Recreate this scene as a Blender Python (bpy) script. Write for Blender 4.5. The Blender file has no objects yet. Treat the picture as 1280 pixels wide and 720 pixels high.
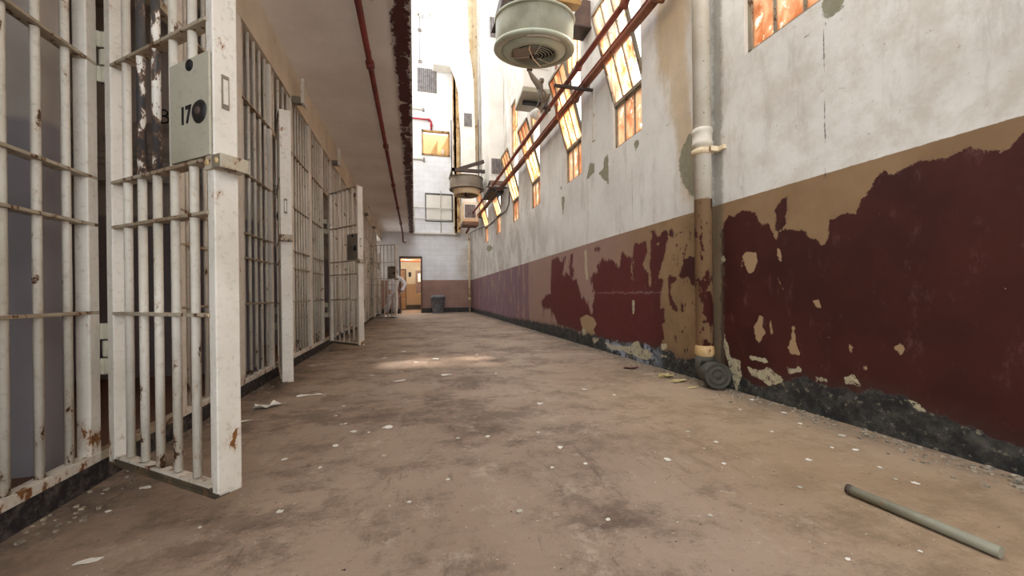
import bpy, bmesh, math, random
import numpy as np
from mathutils import Vector, Matrix
random.seed(7)
rng = np.random.default_rng(11)
C = bpy.context.scene.collection
PI = math.pi
# ------------------------------------------------------------ camera model
F, CX, CY, H = 480.0, 640.0, 366.5, 0.71
TH, ROLL = math.atan(122 / 480.0), 0.0125
R0 = np.array([math.cos(TH), -math.sin(TH), 0]); FW = np.array([math.sin(TH), math.cos(TH), 0]); ZZ = np.array([0, 0, 1.0])
CRT = math.cos(ROLL) * R0 - math.sin(ROLL) * ZZ
CUP = math.sin(ROLL) * R0 + math.cos(ROLL) * ZZ
def at(x, y, ax, v):            # the point of the plane (axis ax = v) seen at a place of the photograph
    r = FW + (x - CX) / F * CRT - (y - CY) / F * CUP
    o = np.array([0, 0, H]); t = (v - o[ax]) / r[ax]
    return o + t * r
RW, LW, FY = 2.2, -1.18, 15.0     # right wall, cell front, far wall
CEIL, BEAMZ = 3.05, 2.70

cam = bpy.data.cameras.new('camera'); co = bpy.data.objects.new('camera', cam); C.objects.link(co)
m = Matrix((tuple(CRT) + (0,), tuple(CUP) + (0,), tuple(-FW) + (0,), (0, 0, 0, 1))).transposed()
co.matrix_world = Matrix.Translation((0, 0, H)) @ m
cam.sensor_width = 36; cam.lens = F / 1280 * 36; cam.shift_y = (CY - 360) / 1280; cam.clip_start = 0.02; cam.clip_end = 200
bpy.context.scene.camera = co

# ------------------------------------------------------------ node helpers
class NT:
    def __init__(s, name):
        s.m = bpy.data.materials.new(name); s.m.use_nodes = True; s.t = s.m.node_tree; s.t.nodes.clear()
        s.out = s.t.nodes.new('ShaderNodeOutputMaterial'); s.b = s.t.nodes.new('ShaderNodeBsdfPrincipled')
        s.t.links.new(s.b.outputs[0], s.out.inputs[0]); s.pos = s.t.nodes.new('ShaderNodeNewGeometry').outputs['Position']
    def n(s, t): return s.t.nodes.new(t)
    def L(s, a, b):
        if isinstance(a, (int, float)): b.default_value = a
        elif isinstance(a, (tuple, list)): b.default_value = tuple(a) + ((1,) if len(a) == 3 and len(b.default_value) == 4 else ())
        else: s.t.links.new(a, b)
    def math(s, op, a, b=0.0, c=None):
        n = s.n('ShaderNodeMath'); n.operation = op; s.L(a, n.inputs[0]); s.L(b, n.inputs[1])
        if c is not None: s.L(c, n.inputs[2])
        return n.outputs[0]
    def mix(s, f, a, b):
        n = s.n('ShaderNodeMix'); n.data_type = 'RGBA'; s.L(f, n.inputs[0]); s.L(a, n.inputs[6]); s.L(b, n.inputs[7]); return n.outputs[2]
    def mulc(s, a, f):
        n = s.n('ShaderNodeMix'); n.data_type = 'RGBA'; n.blend_type = 'MULTIPLY'; s.L(1.0, n.inputs[0]); s.L(a, n.inputs[6]); s.L(f, n.inputs[7]); return n.outputs[2]
    def noise(s, scale, det=4, rough=0.6, stretch=None, off=None, dist=0.0):
        n = s.n('ShaderNodeTexNoise'); n.inputs['Scale'].default_value = scale; n.inputs['Detail'].default_value = det
        n.inputs['Roughness'].default_value = rough; n.inputs['Distortion'].default_value = dist
        v = s.pos
        if stretch or off:
            mp = s.n('ShaderNodeMapping'); s.L(v, mp.inputs[0])
            if stretch: mp.inputs['Scale'].default_value = stretch
            if off: mp.inputs['Location'].default_value = off
            v = mp.outputs[0]
        s.L(v, n.inputs['Vector']); return n.outputs['Fac']
    def step(s, v, lo, hi, a=0.0, b=1.0):
        n = s.n('ShaderNodeMapRange'); n.interpolation_type = 'SMOOTHSTEP' if (a, b) == (0.0, 1.0) else 'LINEAR'
        s.L(v, n.inputs[0]); n.inputs[1].default_value = lo; n.inputs[2].default_value = hi
        n.inputs[3].default_value = a; n.inputs[4].default_value = b; return n.outputs[0]
    def xyz(s):
        n = s.n('ShaderNodeSeparateXYZ'); s.L(s.pos, n.inputs[0]); return n.outputs
    def attr(s, name):
        n = s.n('ShaderNodeAttribute'); n.attribute_name = name; return n.outputs['Fac']
    def bump(s, h, strength=0.4, dist=0.01):
        n = s.n('ShaderNodeBump'); n.inputs['Strength'].default_value = strength; n.inputs['Distance'].default_value = dist
        s.L(h, n.inputs['Height']); s.t.links.new(n.outputs[0], s.b.inputs['Normal'])
    def set(s, col=None, rough=None, metal=None, spec=None):
        if col is not None: s.L(col, s.b.inputs['Base Color'])
        if rough is not None: s.L(rough, s.b.inputs['Roughness'])
        if metal is not None: s.L(metal, s.b.inputs['Metallic'])
        if spec is not None: s.b.inputs['Specular IOR Level'].default_value = spec
        return s.m
def srgb(r, g, b):
    f = lambda c: (c / 255) / 12.92 if c / 255 <= 0.04045 else ((c / 255 + 0.055) / 1.055) ** 2.4
    return (f(r), f(g), f(b), 1)

def mat_paint(name, base, base2, chip=(60, 40, 28), chip_lo=0.66, rough=0.5, scale=14, dirt=0.5):
    s = NT(name)
    c = s.mix(s.step(s.noise(2.5, 5), 0.35, 0.7), srgb(*base), srgb(*base2))
    dn = s.noise(45, 6, 0.7)
    c = s.mix(s.math('MULTIPLY', s.step(dn, 0.5, 0.8), dirt), c, srgb(120, 108, 92))
    ch = s.noise(scale, 8, 0.7, stretch=(1, 1, 0.5))
    if name.startswith('cream'): ch = s.math('ADD', ch, s.step(s.xyz()[2], .34, .08, 0, .10))
    msk = s.step(ch, chip_lo, chip_lo + 0.02)
    rust = s.mix(s.noise(60, 3), srgb(*chip), srgb(*(min(235, int(v * f)) for v, f in zip(chip, (1.75, 1.55, 1.2)))))
    halo = s.step(ch, chip_lo - 0.06, chip_lo)
    c = s.mix(s.math('MULTIPLY', halo, 0.35), c, srgb(165, 120, 75))
    c = s.mix(msk, c, rust)
    s.bump(s.math('SUBTRACT', s.math('MULTIPLY', dn, 0.2), msk), 0.35, 0.003)
    return s.set(c, rough, spec=0.35)
def mat_plain(name, col, rough=0.6, metal=0.0, var=0.15, scale=8):
    s = NT(name); k = s.noise(scale, 5)
    dark = tuple(int(v * (1 - var * 2)) for v in col)
    c = s.mix(s.step(k, 0.3, 0.75), srgb(*col), srgb(*dark)); s.bump(s.noise(scale * 8, 3), 0.15, 0.003)
    return s.set(c, rough, metal)

M = {}
M['cream'] = mat_paint('cream_painted_steel', (222, 216, 206), (202, 195, 182), chip=(84, 60, 36), chip_lo=0.665)
M['bar'] = mat_paint('cream_painted_bar', (216, 210, 198), (192, 184, 168), chip=(56, 40, 32), chip_lo=0.635, scale=22)
M['crossbar'] = mat_paint('rusty_cream_crossbar', (176, 166, 146), (140, 122, 100), chip=(58, 40, 28), chip_lo=0.56, scale=30)
M['dirtyrail'] = mat_paint('grimy_steel_rail', (92, 82, 66), (60, 52, 42), chip=(30, 24, 18), chip_lo=0.58)
M['greybar'] = mat_paint('stripped_dark_bar', (62, 60, 62), (74, 70, 68), chip=(222, 212, 194), chip_lo=0.53, scale=13, dirt=0.1)
M['plate'] = mat_paint('lock_plate_paint', (180, 175, 158), (162, 157, 138), chip=(80, 62, 44), chip_lo=0.72)
M['darkplate'] = mat_paint('grimy_lock_plate', (130, 120, 106), (98, 88, 76), chip=(48, 36, 28), chip_lo=0.62)
M['duct'] = mat_paint('white_duct_paint', (226, 222, 214), (214, 208, 198), chip=(120, 90, 60), chip_lo=0.8, dirt=0.15)
M['ductbottom'] = mat_plain('brown_duct_underside', (120, 92, 74), 0.7)
M['rust_pipe'] = mat_paint('rust_red_pipe', (140, 72, 58), (104, 52, 42), chip=(60, 34, 26), chip_lo=0.6, scale=20)
M['brown_pipe'] = mat_paint('brown_rusted_pipe', (142, 92, 70), (108, 62, 46), chip=(66, 40, 30), chip_lo=0.58, scale=20)
M['red_pipe'] = mat_paint('dark_red_pipe', (116, 46, 42), (90, 36, 34), chip=(196, 150, 140), chip_lo=0.7, scale=24)
M['bright_red'] = mat_plain('bright_red_pipe', (176, 34, 48), 0.5)
M['black'] = mat_plain('black_iron', (26, 24, 24), 0.6)
M['ink'] = mat_plain('black_ink', (18, 17, 18), 0.7)
M['dark'] = mat_plain('dark_brown_steel', (74, 58, 50), 0.7)
M['drum'] = mat_paint('grey_green_drum', (132, 132, 114), (98, 96, 78), chip=(196, 186, 160), chip_lo=0.69, dirt=0.7)
M['rim'] = mat_paint('pale_green_rim', (176, 182, 162), (146, 148, 128), chip=(90, 80, 62), chip_lo=0.74, dirt=0.3)
M['drum2'] = mat_paint('worn_grey_drum', (124, 112, 98), (98, 86, 74), chip=(170, 160, 150), chip_lo=0.66)
M['wood'] = mat_paint('yellowed_board', (176, 140, 84), (144, 106, 58), chip=(64, 40, 22), chip_lo=0.6)
M['rustcol'] = mat_paint('peeling_yellow_column', (200, 172, 124), (168, 128, 78), chip=(78, 56, 36), chip_lo=0.55, scale=7)
M['palecol'] = mat_paint('peeling_cream_column', (226, 208, 176), (204, 176, 134), chip=(92, 68, 46), chip_lo=0.6, scale=7)
M['grille'] = mat_plain('grey_grille', (150, 140, 136), 0.6)
M['grillegap'] = mat_plain('grille_dark_gap', (66, 58, 56), 0.8)
M['glassframe'] = mat_paint('weathered_window_steel', (150, 140, 120), (112, 98, 78), chip=(60, 44, 30), chip_lo=0.58)
M['bin'] = mat_plain('dull_galvanised_bin', (128, 131, 136), 0.6, 0.2, 0.2, 14)
M['paper'] = mat_plain('pale_paint_chip', (226, 220, 208), 0.8, 0, 0.06)
M['crumb'] = mat_plain('plaster_crumbs', (170, 156, 136), 0.9, 0, .3, 40)
M['yellow'] = mat_plain('mustard_scrap', (182, 162, 112), 0.8, 0, 0.1)
M['scrapred'] = mat_plain('maroon_scrap', (104, 44, 38), 0.7)
M['rod'] = mat_paint('worn_grey_conduit', (140, 136, 118), (112, 108, 92), chip=(70, 62, 50), chip_lo=0.62, scale=30)
M['concrete_bunk'] = mat_plain('grey_bunk_steel', (196, 188, 180), 0.7)
M['skin'] = mat_plain('skin', (196, 150, 124), 0.6, 0, 0.04)
M['cloth'] = mat_plain('white_cloth', (240, 241, 247), 0.9, 0, 0.04)
M['sash'] = mat_plain('crimson_sash', (158, 30, 52), 0.8)
M['hair'] = mat_plain('dark_brown_hair', (44, 32, 26), 0.8)
M['tan_door'] = mat_plain('tan_wood_door', (176, 128, 78), 0.5)
M['doorframe'] = mat_plain('brown_door_frame', (104, 78, 66), 0.6)
M['terracotta'] = mat_plain('orange_red_pipe', (196, 84, 48), 0.6)
def emis(name, col, st):
    m = bpy.data.materials.new(name); m.use_nodes = True; b = m.node_tree.nodes['Principled BSDF']
    b.inputs['Base Color'].default_value = (1, 1, 1, 1); b.inputs['Emission Color'].default_value = col; b.inputs['Emission Strength'].default_value = st
    return m
M['lamp'] = emis('added_lamp_glow', (1, .93, .8, 1), 14)

# ------------------------------------------------------------ mesh builder
class MB:
    def __init__(s): s.v = []; s.f = []; s.sm = []
    def _add(s, vs, fs, sm=None):
        o = len(s.v); s.v += [tuple(map(float, p)) for p in vs]; s.f += [tuple(i + o for i in f) for f in fs]
        s.sm += (sm if isinstance(sm, list) else [bool(sm)] * len(fs))
    def box(s, x0, x1, y0, y1, z0, z1):
        v = [(x, y, z) for z in (z0, z1) for y in (y0, y1) for x in (x0, x1)]
        s._add(v, [(0, 2, 3, 1), (4, 5, 7, 6), (0, 1, 5, 4), (2, 6, 7, 3), (0, 4, 6, 2), (1, 3, 7, 5)]); return s
    def bar(s, p, q, w, h, up=(0, 0, 1)):       # square bar from p to q
        p, q = Vector(p), Vector(q); d = (q - p).normalized(); u = Vector(up)
        if abs(d.dot(u)) > .98: u = Vector((0, 1, 0))
        a = d.cross(u).normalized(); b = a.cross(d).normalized()
        v = [e + a * w / 2 * i + b * h / 2 * j for e in (p, q) for i, j in ((-1, -1), (1, -1), (1, 1), (-1, 1))]
        s._add(v, [(0, 1, 2, 3), (7, 6, 5, 4), (0, 4, 5, 1), (1, 5, 6, 2), (2, 6, 7, 3), (3, 7, 4, 0)]); return s
    def tube(s, pts, r, n=10, caps=True):
        pts = [Vector(p) for p in pts]; rs = r if isinstance(r, (list, tuple)) else [r] * len(pts)
        vs = []; prev = None
        for i, p in enumerate(pts):
            d = ((pts[min(i + 1, len(pts) - 1)] - pts[max(i - 1, 0)])).normalized()
            if prev is None:
                u = Vector((0, 0, 1)) if abs(d.z) < .9 else Vector((1, 0, 0)); a = d.cross(u).normalized()
            else: a = (prev - d * prev.dot(d)).normalized()
            prev = a; b = d.cross(a)
            vs += [p + (a * math.cos(2 * PI * k / n) + b * math.sin(2 * PI * k / n)) * rs[i] for k in range(n)]
        fs = [(i * n + k, i * n + (k + 1) % n, (i + 1) * n + (k + 1) % n, (i + 1) * n + k) for i in range(len(pts) - 1) for k in range(n)]
        sm = [True] * len(fs)
        if caps: fs += [tuple(range(n))[::-1], tuple((len(pts) - 1) * n + k for k in range(n))]; sm += [False, False]
        s._add(vs, fs, sm); return s
    def lathe(s, prof, n=40, M4=None):            # (r, z) profile about Z
        M4 = M4 or Matrix.Identity(4)
        vs = [M4 @ Vector((r * math.cos(2 * PI * k / n), r * math.sin(2 * PI * k / n), z)) for r, z in prof for k in range(n)]
        fs = [(i * n + k, i * n + (k + 1) % n, (i + 1) * n + (k + 1) % n, (i + 1) * n + k) for i in range(len(prof) - 1) for k in range(n)]
        s._add(vs, fs, True); return s
    def prism(s, pts, d):                         # polygon points extruded along vector d
        n = len(pts); d = Vector(d); v = [Vector(p) for p in pts] + [Vector(p) + d for p in pts]
        s._add(v, [tuple(range(n))[::-1], tuple(range(n, 2 * n))] + [(i, (i + 1) % n, (i + 1) % n + n, i + n) for i in range(n)]); return s
    def ring(s, c, R, r, ax='z', n=36, k=8, M4=None):
        M4 = M4 or Matrix.Identity(4); vs = []
        for i in range(n):
            a = 2 * PI * i / n
            for j in range(k):
                b = 2 * PI * j / k; rr = R + r * math.cos(b)
                p = (rr * math.cos(a), rr * math.sin(a), r * math.sin(b))
                if ax == 'x': p = (p[2], p[0], p[1])
                if ax == 'y': p = (p[0], p[2], p[1])
                vs.append(M4 @ (Vector(p) + Vector(c)))
        s._add(vs, [(i * k + j, i * k + (j + 1) % k, ((i + 1) % n) * k + (j + 1) % k, ((i + 1) % n) * k + j) for i in range(n) for j in range(k)], True); return s
    def build(s, name, mat, parent=None, bevel=0.0, **tags):
        me = bpy.data.meshes.new(name); me.from_pydata(s.v, [], s.f); me.materials.append(M[mat] if isinstance(mat, str) else mat)
        me.polygons.foreach_set('use_smooth', s.sm); me.update()
        bm = bmesh.new(); bm.from_mesh(me); bmesh.ops.recalc_face_normals(bm, faces=bm.faces); bm.to_mesh(me); bm.free()
        o = bpy.data.objects.new(name, me); C.objects.link(o)
        if parent is not None: o.parent = parent
        if bevel:
            b = o.modifiers.new('bevel', 'BEVEL'); b.width = bevel; b.segments = 2; b.limit_method = 'ANGLE'
        for k, v in tags.items(): o[k] = v
        return o
def thing(name, label, cat, loc=(0, 0, 0), rz=0.0, group=None):
    o = bpy.data.objects.new(name, None); C.objects.link(o); o.location = loc; o.rotation_euler = (0, 0, rz)
    o['label'] = label; o['category'] = cat
    if group: o['group'] = group
    return o
def struct(mb, name, mat, parent=None, bevel=0): return mb.build(name, mat, parent, bevel, **({} if parent else {'kind': 'structure'}))
def text(body, size, name, mat, parent, mw, depth=0.0008):
    cu = bpy.data.curves.new(name, 'FONT'); cu.body = body; cu.size = size; cu.extrude = depth; cu.align_x = 'CENTER'; cu.align_y = 'CENTER'
    cu.offset = size * 0.035
    cu.materials.append(M[mat]); o = bpy.data.objects.new(name, cu); C.objects.link(o); me = bpy.data.meshes.new_from_object(o); bpy.data.objects.remove(o); me.materials.clear(); me.materials.append(M[mat])
    o = bpy.data.objects.new(name, me); C.objects.link(o); o.parent = parent; o.matrix_local = mw; return o

# ------------------------------------------------------------ grid wall with distance fields
def sdf_poly(Y, Z, poly):
    px = np.array([p[0] for p in poly]); pz = np.array([p[1] for p in poly]); n = len(poly)
    d = np.full(Y.shape, 1e9); ins = np.zeros(Y.shape, bool)
    for i in range(n):
        x0, z0, x1, z1 = px[i], pz[i], px[(i + 1) % n], pz[(i + 1) % n]
        ex, ez = x1 - x0, z1 - z0; L2 = ex * ex + ez * ez + 1e-12
        t = np.clip(((Y - x0) * ex + (Z - z0) * ez) / L2, 0, 1)
        d = np.minimum(d, np.hypot(Y - x0 - t * ex, Z - z0 - t * ez))
        cond = (z0 > Z) != (z1 > Z)
        ins ^= cond & (Y < (x1 - x0) * (Z - z0) / ((z1 - z0) if abs(z1 - z0) > 1e-12 else 1e-12) + x0)
    return np.where(ins, d, -d)
def sdf_line(Y, Z, pts):
    d = np.full(Y.shape, 1e9)
    for (x0, z0), (x1, z1) in zip(pts[:-1], pts[1:]):
        ex, ez = x1 - x0, z1 - z0; t = np.clip(((Y - x0) * ex + (Z - z0) * ez) / (ex * ex + ez * ez + 1e-12), 0, 1)
        d = np.minimum(d, np.hypot(Y - x0 - t * ex, Z - z0 - t * ez))
    return -d
def wl(pts, X=RW):                 # photo places -> (Y, Z) on the right wall
    out = []
    for x, y in pts:
        p = at(x, y, 0, X); out.append((p[1], p[2]))
    return out
RED = [
 [(901,293),(905,279),(911,270),(920,269),(928,264),(937,262.5),(944,266),(948,274),(955.5,281),(961,280),(966,290),(970,300),(974,289),(980,286),(991,288),(1003,287),(1012,297),(1021.6,300),(1029,306),(1036,297),(1036,274),(1043,274),(1055,267),(1069,267),(1076,255),(1085,238),(1105,211),(1112,221),(1135,208),(1154,199.5),(1161,201),(1180,198),(1215,183),(1250,190),(1290,160),(2600,-190),(2600,1500),(1100,560),(901,495)],
 [(968.5,264),(974,255),(983,243),(985.5,244),(983,264),(983,279),(974,289),(970,288)],
 [(740,420),(728,418),(714,411),(701,408),(697,405),(693,394),(688,388),(679,386),(676,378),(681,371),(688,366),(689,345),(689,326),(692,323),(699,321),(700,335),(702,342),(706,345),(708,338),(713,346),(716,350),(721,346),(723,356),(724,366),(727,372),(731,374),(735,378),(738,392),(740,394),(742,378),(743,366),(741,357),(738,350),(741,344),(746.7,341),(748,331),(753,324),(760,326),(766.7,324),(770,330),(773,335.5),(774,330),(776.7,318),(780,317),(784.4,322),(790,322),(789,340),(791,350),(792,335),(791,320),(791.5,306.7),(794.4,303),(800,305),(806.7,301),(809,315.5),(804,331),(810,344.4),(811,360),(812,358),(815,349),(812,329),(813,306.7),(814.4,285.5),(818,288),(822,294.4),(833,289),(834.4,298),(829,324),(822,346.7),(829,351),(825.5,371),(825.5,384),(830,386.7),(831,400),(827.5,406),(830,418.7),(828,431),(821,437),(818,455),(740,440)],
 [(836,286.7),(842,285.5),(841,298),(837,296.7)],[(849,290),(852,290),(851,297)],[(845,304),(847,306),(846,315)],
 [(852,333),(855.5,324),(864,320),(873,322),(873,346.7),(873,358),(864,356.7),(861,346.7),(851,349),(849,344)],
 [(835.5,344),(846,348),(840,356),(837,366),(841,376),(848,388),(842,388),(837,378),(835,362)],
 [(852,375),(856,382),(855,396),(851,388)],[(857,307),(859,305),(856,322),(853,330)],
]
RED2 = [[(696,345),(700,330),(706,319),(708,321),(705,333),(703,346)],[(713,346),(711,333),(714,318),(717,317),(716,332),(717,350)],[(741,312),(750,306),(750,313),(743,315)]]
ISL = [
 [(927,333),(928,320),(934,315),(945,316),(947,326),(943,338),(938,343),(933,338),(930,325)],
 [(971,311),(973,309),(977,321),(977,329),(974,324)],[(1017,377),(1024,373),(1027.5,387),(1020.6,384)],
 [(942.5,408),(949.4,394),(954.6,396),(953.6,408),(957,415),(949.4,429),(945,424)],
 [(990,408),(993,408),(994.6,427),(1000,444.6),(987.6,443),(984,434),(989,425.5)],
 [(1060.5,429),(1066,434),(1064,440),(1061,438)],[(1119.6,434),(1126.5,431),(1131,436),(1126.5,443)],
 [(963,398),(966,413),(965,424),(963,412)],[(972,347),(974,352),(981,364),(979,364)],[(1079,458),(1083,456),(1083,463),(1080,464)],
 [(820,305),(824,303),(823,308)],
 [(725,398),(733,393),(742,397),(746,405),(742,412),(745,420),(734,417),(727,408)]]
PRIM = [
 [(934,458.5),(948,462),(963,460),(979,476),(972,480),(960,482),(948,474),(939,469)],[(984,457),(990,462),(1001.5,455),(1003,465),(993,466),(984,469)],
 [(1055,471),(1066,470),(1073,481),(1057,479)],[(1019,471),(1034.5,472),(1036,479),(1020,477)],[(1139,502),(1146,504),(1154,510.6),(1158,516),(1146,512)],
 [(1165,512),(1175,512),(1172,518)],[(906,417),(913,444.6),(925,451.5),(927,469),(920,490),(915,469),(904,434)],[(938,446),(958,449),(960,453),(940,450)],
 [(754,426),(767,432),(788,433),(790.5,428),(798,426),(801,435),(812,438.6),(816.7,444),(812,449),(801,449),(792,444),(778,438.6),(763.5,437)],
 [(826.6,428.7),(834,430.5),(833,436),(826.6,439.5)],[(825.7,443),(834,444),(834,447.6),(826,447)],[(740,422),(750,423),(742,431)],
 [(727,411),(731,409),(733,417),(729,420)],
 [(730,314),(733,312),(734,330),(735,348),(733,352),(731,340),(731,326)],[(901,323),(904,319),(906,326),(902,330)],[(790,376),(793,374),(793,390),(790,396)]]
BLK = [[(895,450),(920,466),(940,480),(960,484),(985,477),(1005,468),(1020,479),(1050,484),(1070,490),(1100,490),(1125,495),(1150,512),(1170,517),(1200,528),(1300,570),(2600,1080),(2600,1500),(1100,700),(895,560)],
 [(560,384),(590,385.5),(612,390),(634,396.7),(656.7,400),(679,404),(701,408),(714,411),(728,417),(740,418),(758,424),(776,428),(796,427),(816,433),(830,437),(841,438.6),(846.5,449.4),(855.5,449),(873.6,448),(884,446),(895,450),(895,560),(740,500),(560,410)]]
SPALL = [[(860,170),(866,165),(871,163),(872,200),(871,233),(868,245),(863,245),(857,236),(851.7,223),(849,210),(849,200),(853,185)],[(755,196.7),(760,193),(761,230),(755,226),(748,216.7),(754,211)],
 [(736.7,205),(743,203),(743,215),(738,221),(733,225),(735,214)],[(793,176.7),(799,173),(798,181.7),(792.7,191.7)],[(701.7,246.7),(706,245),(705,260),(703,273)],
 [(1027,6),(1028,20),(1035,22),(1045,15),(1053,9),(1056,-6),(1040,-10),(1030,-3)],[(609,308),(613,306),(616,310),(612,315),(608,312)],
 [(700,235),(702,232),(703,238)]]
CRACK = [[(1035,20),(1029,40),(1030,70),(1032,110),(1030,150),(1033,190)],[(1020,28),(1010,45),(996,50),(990,56),(985,62)],[(807,67),(815,61),(824,66),(832,58)],[(817,105),(823,92),(826,88),(829,82)],
 [(846,64),(850,75),(847,92),(842,104)],[(803,170),(822,163),(845,151),(870,137)],[(790,192),(790,230),(791,282)],[(744,256),(746,264),(743,272)],
 [(936,245),(938,252),(938,262)],[(850,30),(856,22),(852,12)],[(660,253),(662,262),(660,282)],[(640,296),(636,310),(632,330)],[(735,280),(734,300),(731,314)],
 [(868,45),(866,75),(868,90)],[(690,220),(691,245)],[(608,330),(605,360),(607,385)],[(604,330),(603,360)],[(1030,190),(1031,215),(1033,228)]]
PIPE_SHADE = [[(892,-80),(900,-80),(902,250),(904,470),(893,470)]]  # shadowed gap beside the drain pipe, painted into the wall colour
STAIN = [[(812,-60),(868,-80),(868,250),(850,240),(842,170),(818,90)]]
def field(Yg, Zg, polys, fn, clipd=0.12):
    out = np.full(Yg.shape, -clipd)
    for p in polys:
        q = wl(p); y0, y1 = min(a for a, b in q) - clipd, max(a for a, b in q) + clipd
        z0, z1 = min(b for a, b in q) - clipd, max(b for a, b in q) + clipd
        k = (Yg > y0) & (Yg < y1) & (Zg > z0) & (Zg < z1)
        if k.any(): out[k] = np.maximum(out[k], fn(Yg[k], Zg[k], q))
    return np.clip(out, -clipd, clipd)

WIN = [(1.56, 2.14), (3.36, 3.92), (4.77, 5.33), (6.52, 7.08), (7.97, 8.55), (9.75, 10.33), (11.5, 12.1)]
SILL, WTOP = 2.31, 5.0
def lines(a, b, step, extra=()):
    v = [a]
    while v[-1] < b: v.append(v[-1] + step(v[-1]))
    v[-1] = b; v = [x for x in v if all(abs(x - e) > step(x) * .45 for e in extra)] + [e for e in extra if a <= e <= b]
    return np.array(sorted(set(v)))
ys = lines(-3.5, FY, lambda y: 0.05 if y < 0.8 else min(0.05, max(0.007, 0.0024 * (.54 + .97 * y) ** 2)), [e for w in WIN for e in w])
zs = lines(0, 12.5, lambda z: 0.008 if z < 1.5 else (0.022 if z < 3.4 else 0.4), [SILL, WTOP])
YG, ZG = np.meshgrid(ys, zs)                       # rows z, columns y
Yf, Zf = YG.ravel(), ZG.ravel(); ny, nz = len(ys), len(zs)
me = bpy.data.meshes.new('wall_right')
yc = (ys[:-1] + ys[1:]) / 2; zc = (zs[:-1] + zs[1:]) / 2
hole = np.zeros((nz - 1, ny - 1), bool)
for a, b in WIN: hole |= ((zc > SILL) & (zc < WTOP))[:, None] & ((yc > a) & (yc < b))[None, :]
jj, ii = np.nonzero(~hole)
fa = np.stack([jj * ny + ii, (jj + 1) * ny + ii, (jj + 1) * ny + ii + 1, jj * ny + ii + 1], 1)
verts = [tuple(v) for v in np.stack([np.full(Yf.shape, RW), Yf, Zf], 1)]
faces = [tuple(f) for f in fa]
T = 0.22
for a, b in WIN:                                   # window reveals
    for p in ([(a, SILL), (b, SILL)], [(b, SILL), (b, WTOP)], [(b, WTOP), (a, WTOP)], [(a, WTOP), (a, SILL)]):
        o = len(verts); (y0, z0), (y1, z1) = p
        verts += [(RW, y0, z0), (RW, y1, z1), (RW + T, y1, z1), (RW + T, y0, z0)]; faces.append((o, o + 1, o + 2, o + 3))
# outer skin of the wall, split around the openings
def q(y0, y1, z0, z1):
    o = len(verts); verts.extend([(RW + T, y0, z0), (RW + T, y1, z0), (RW + T, y1, z1), (RW + T, y0, z1)]); faces.append((o, o + 1, o + 2, o + 3))
q(-3.5, FY, 0, SILL); q(-3.5, FY, WTOP, 12.5); e = -3.5
for a, b in WIN: q(e, a, SILL, WTOP); e = b
q(e, FY, SILL, WTOP)
me.from_pydata(verts, [], faces)
nv = len(verts)
for nm, P, fn in (('red', RED, sdf_poly), ('red2', RED2, sdf_poly), ('isl', ISL, sdf_poly), ('prim', PRIM, sdf_poly), ('blk', BLK, sdf_poly), ('spall', SPALL, sdf_poly), ('crack', CRACK, sdf_line), ('stain', STAIN, sdf_poly), ('pipe_shade', PIPE_SHADE, sdf_poly)):
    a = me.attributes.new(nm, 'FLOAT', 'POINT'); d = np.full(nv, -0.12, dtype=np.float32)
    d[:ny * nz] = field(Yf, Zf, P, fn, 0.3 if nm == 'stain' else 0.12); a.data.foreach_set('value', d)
wall_right = bpy.data.objects.new('wall_right', me); C.objects.link(wall_right); wall_right['kind'] = 'structure'

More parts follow.
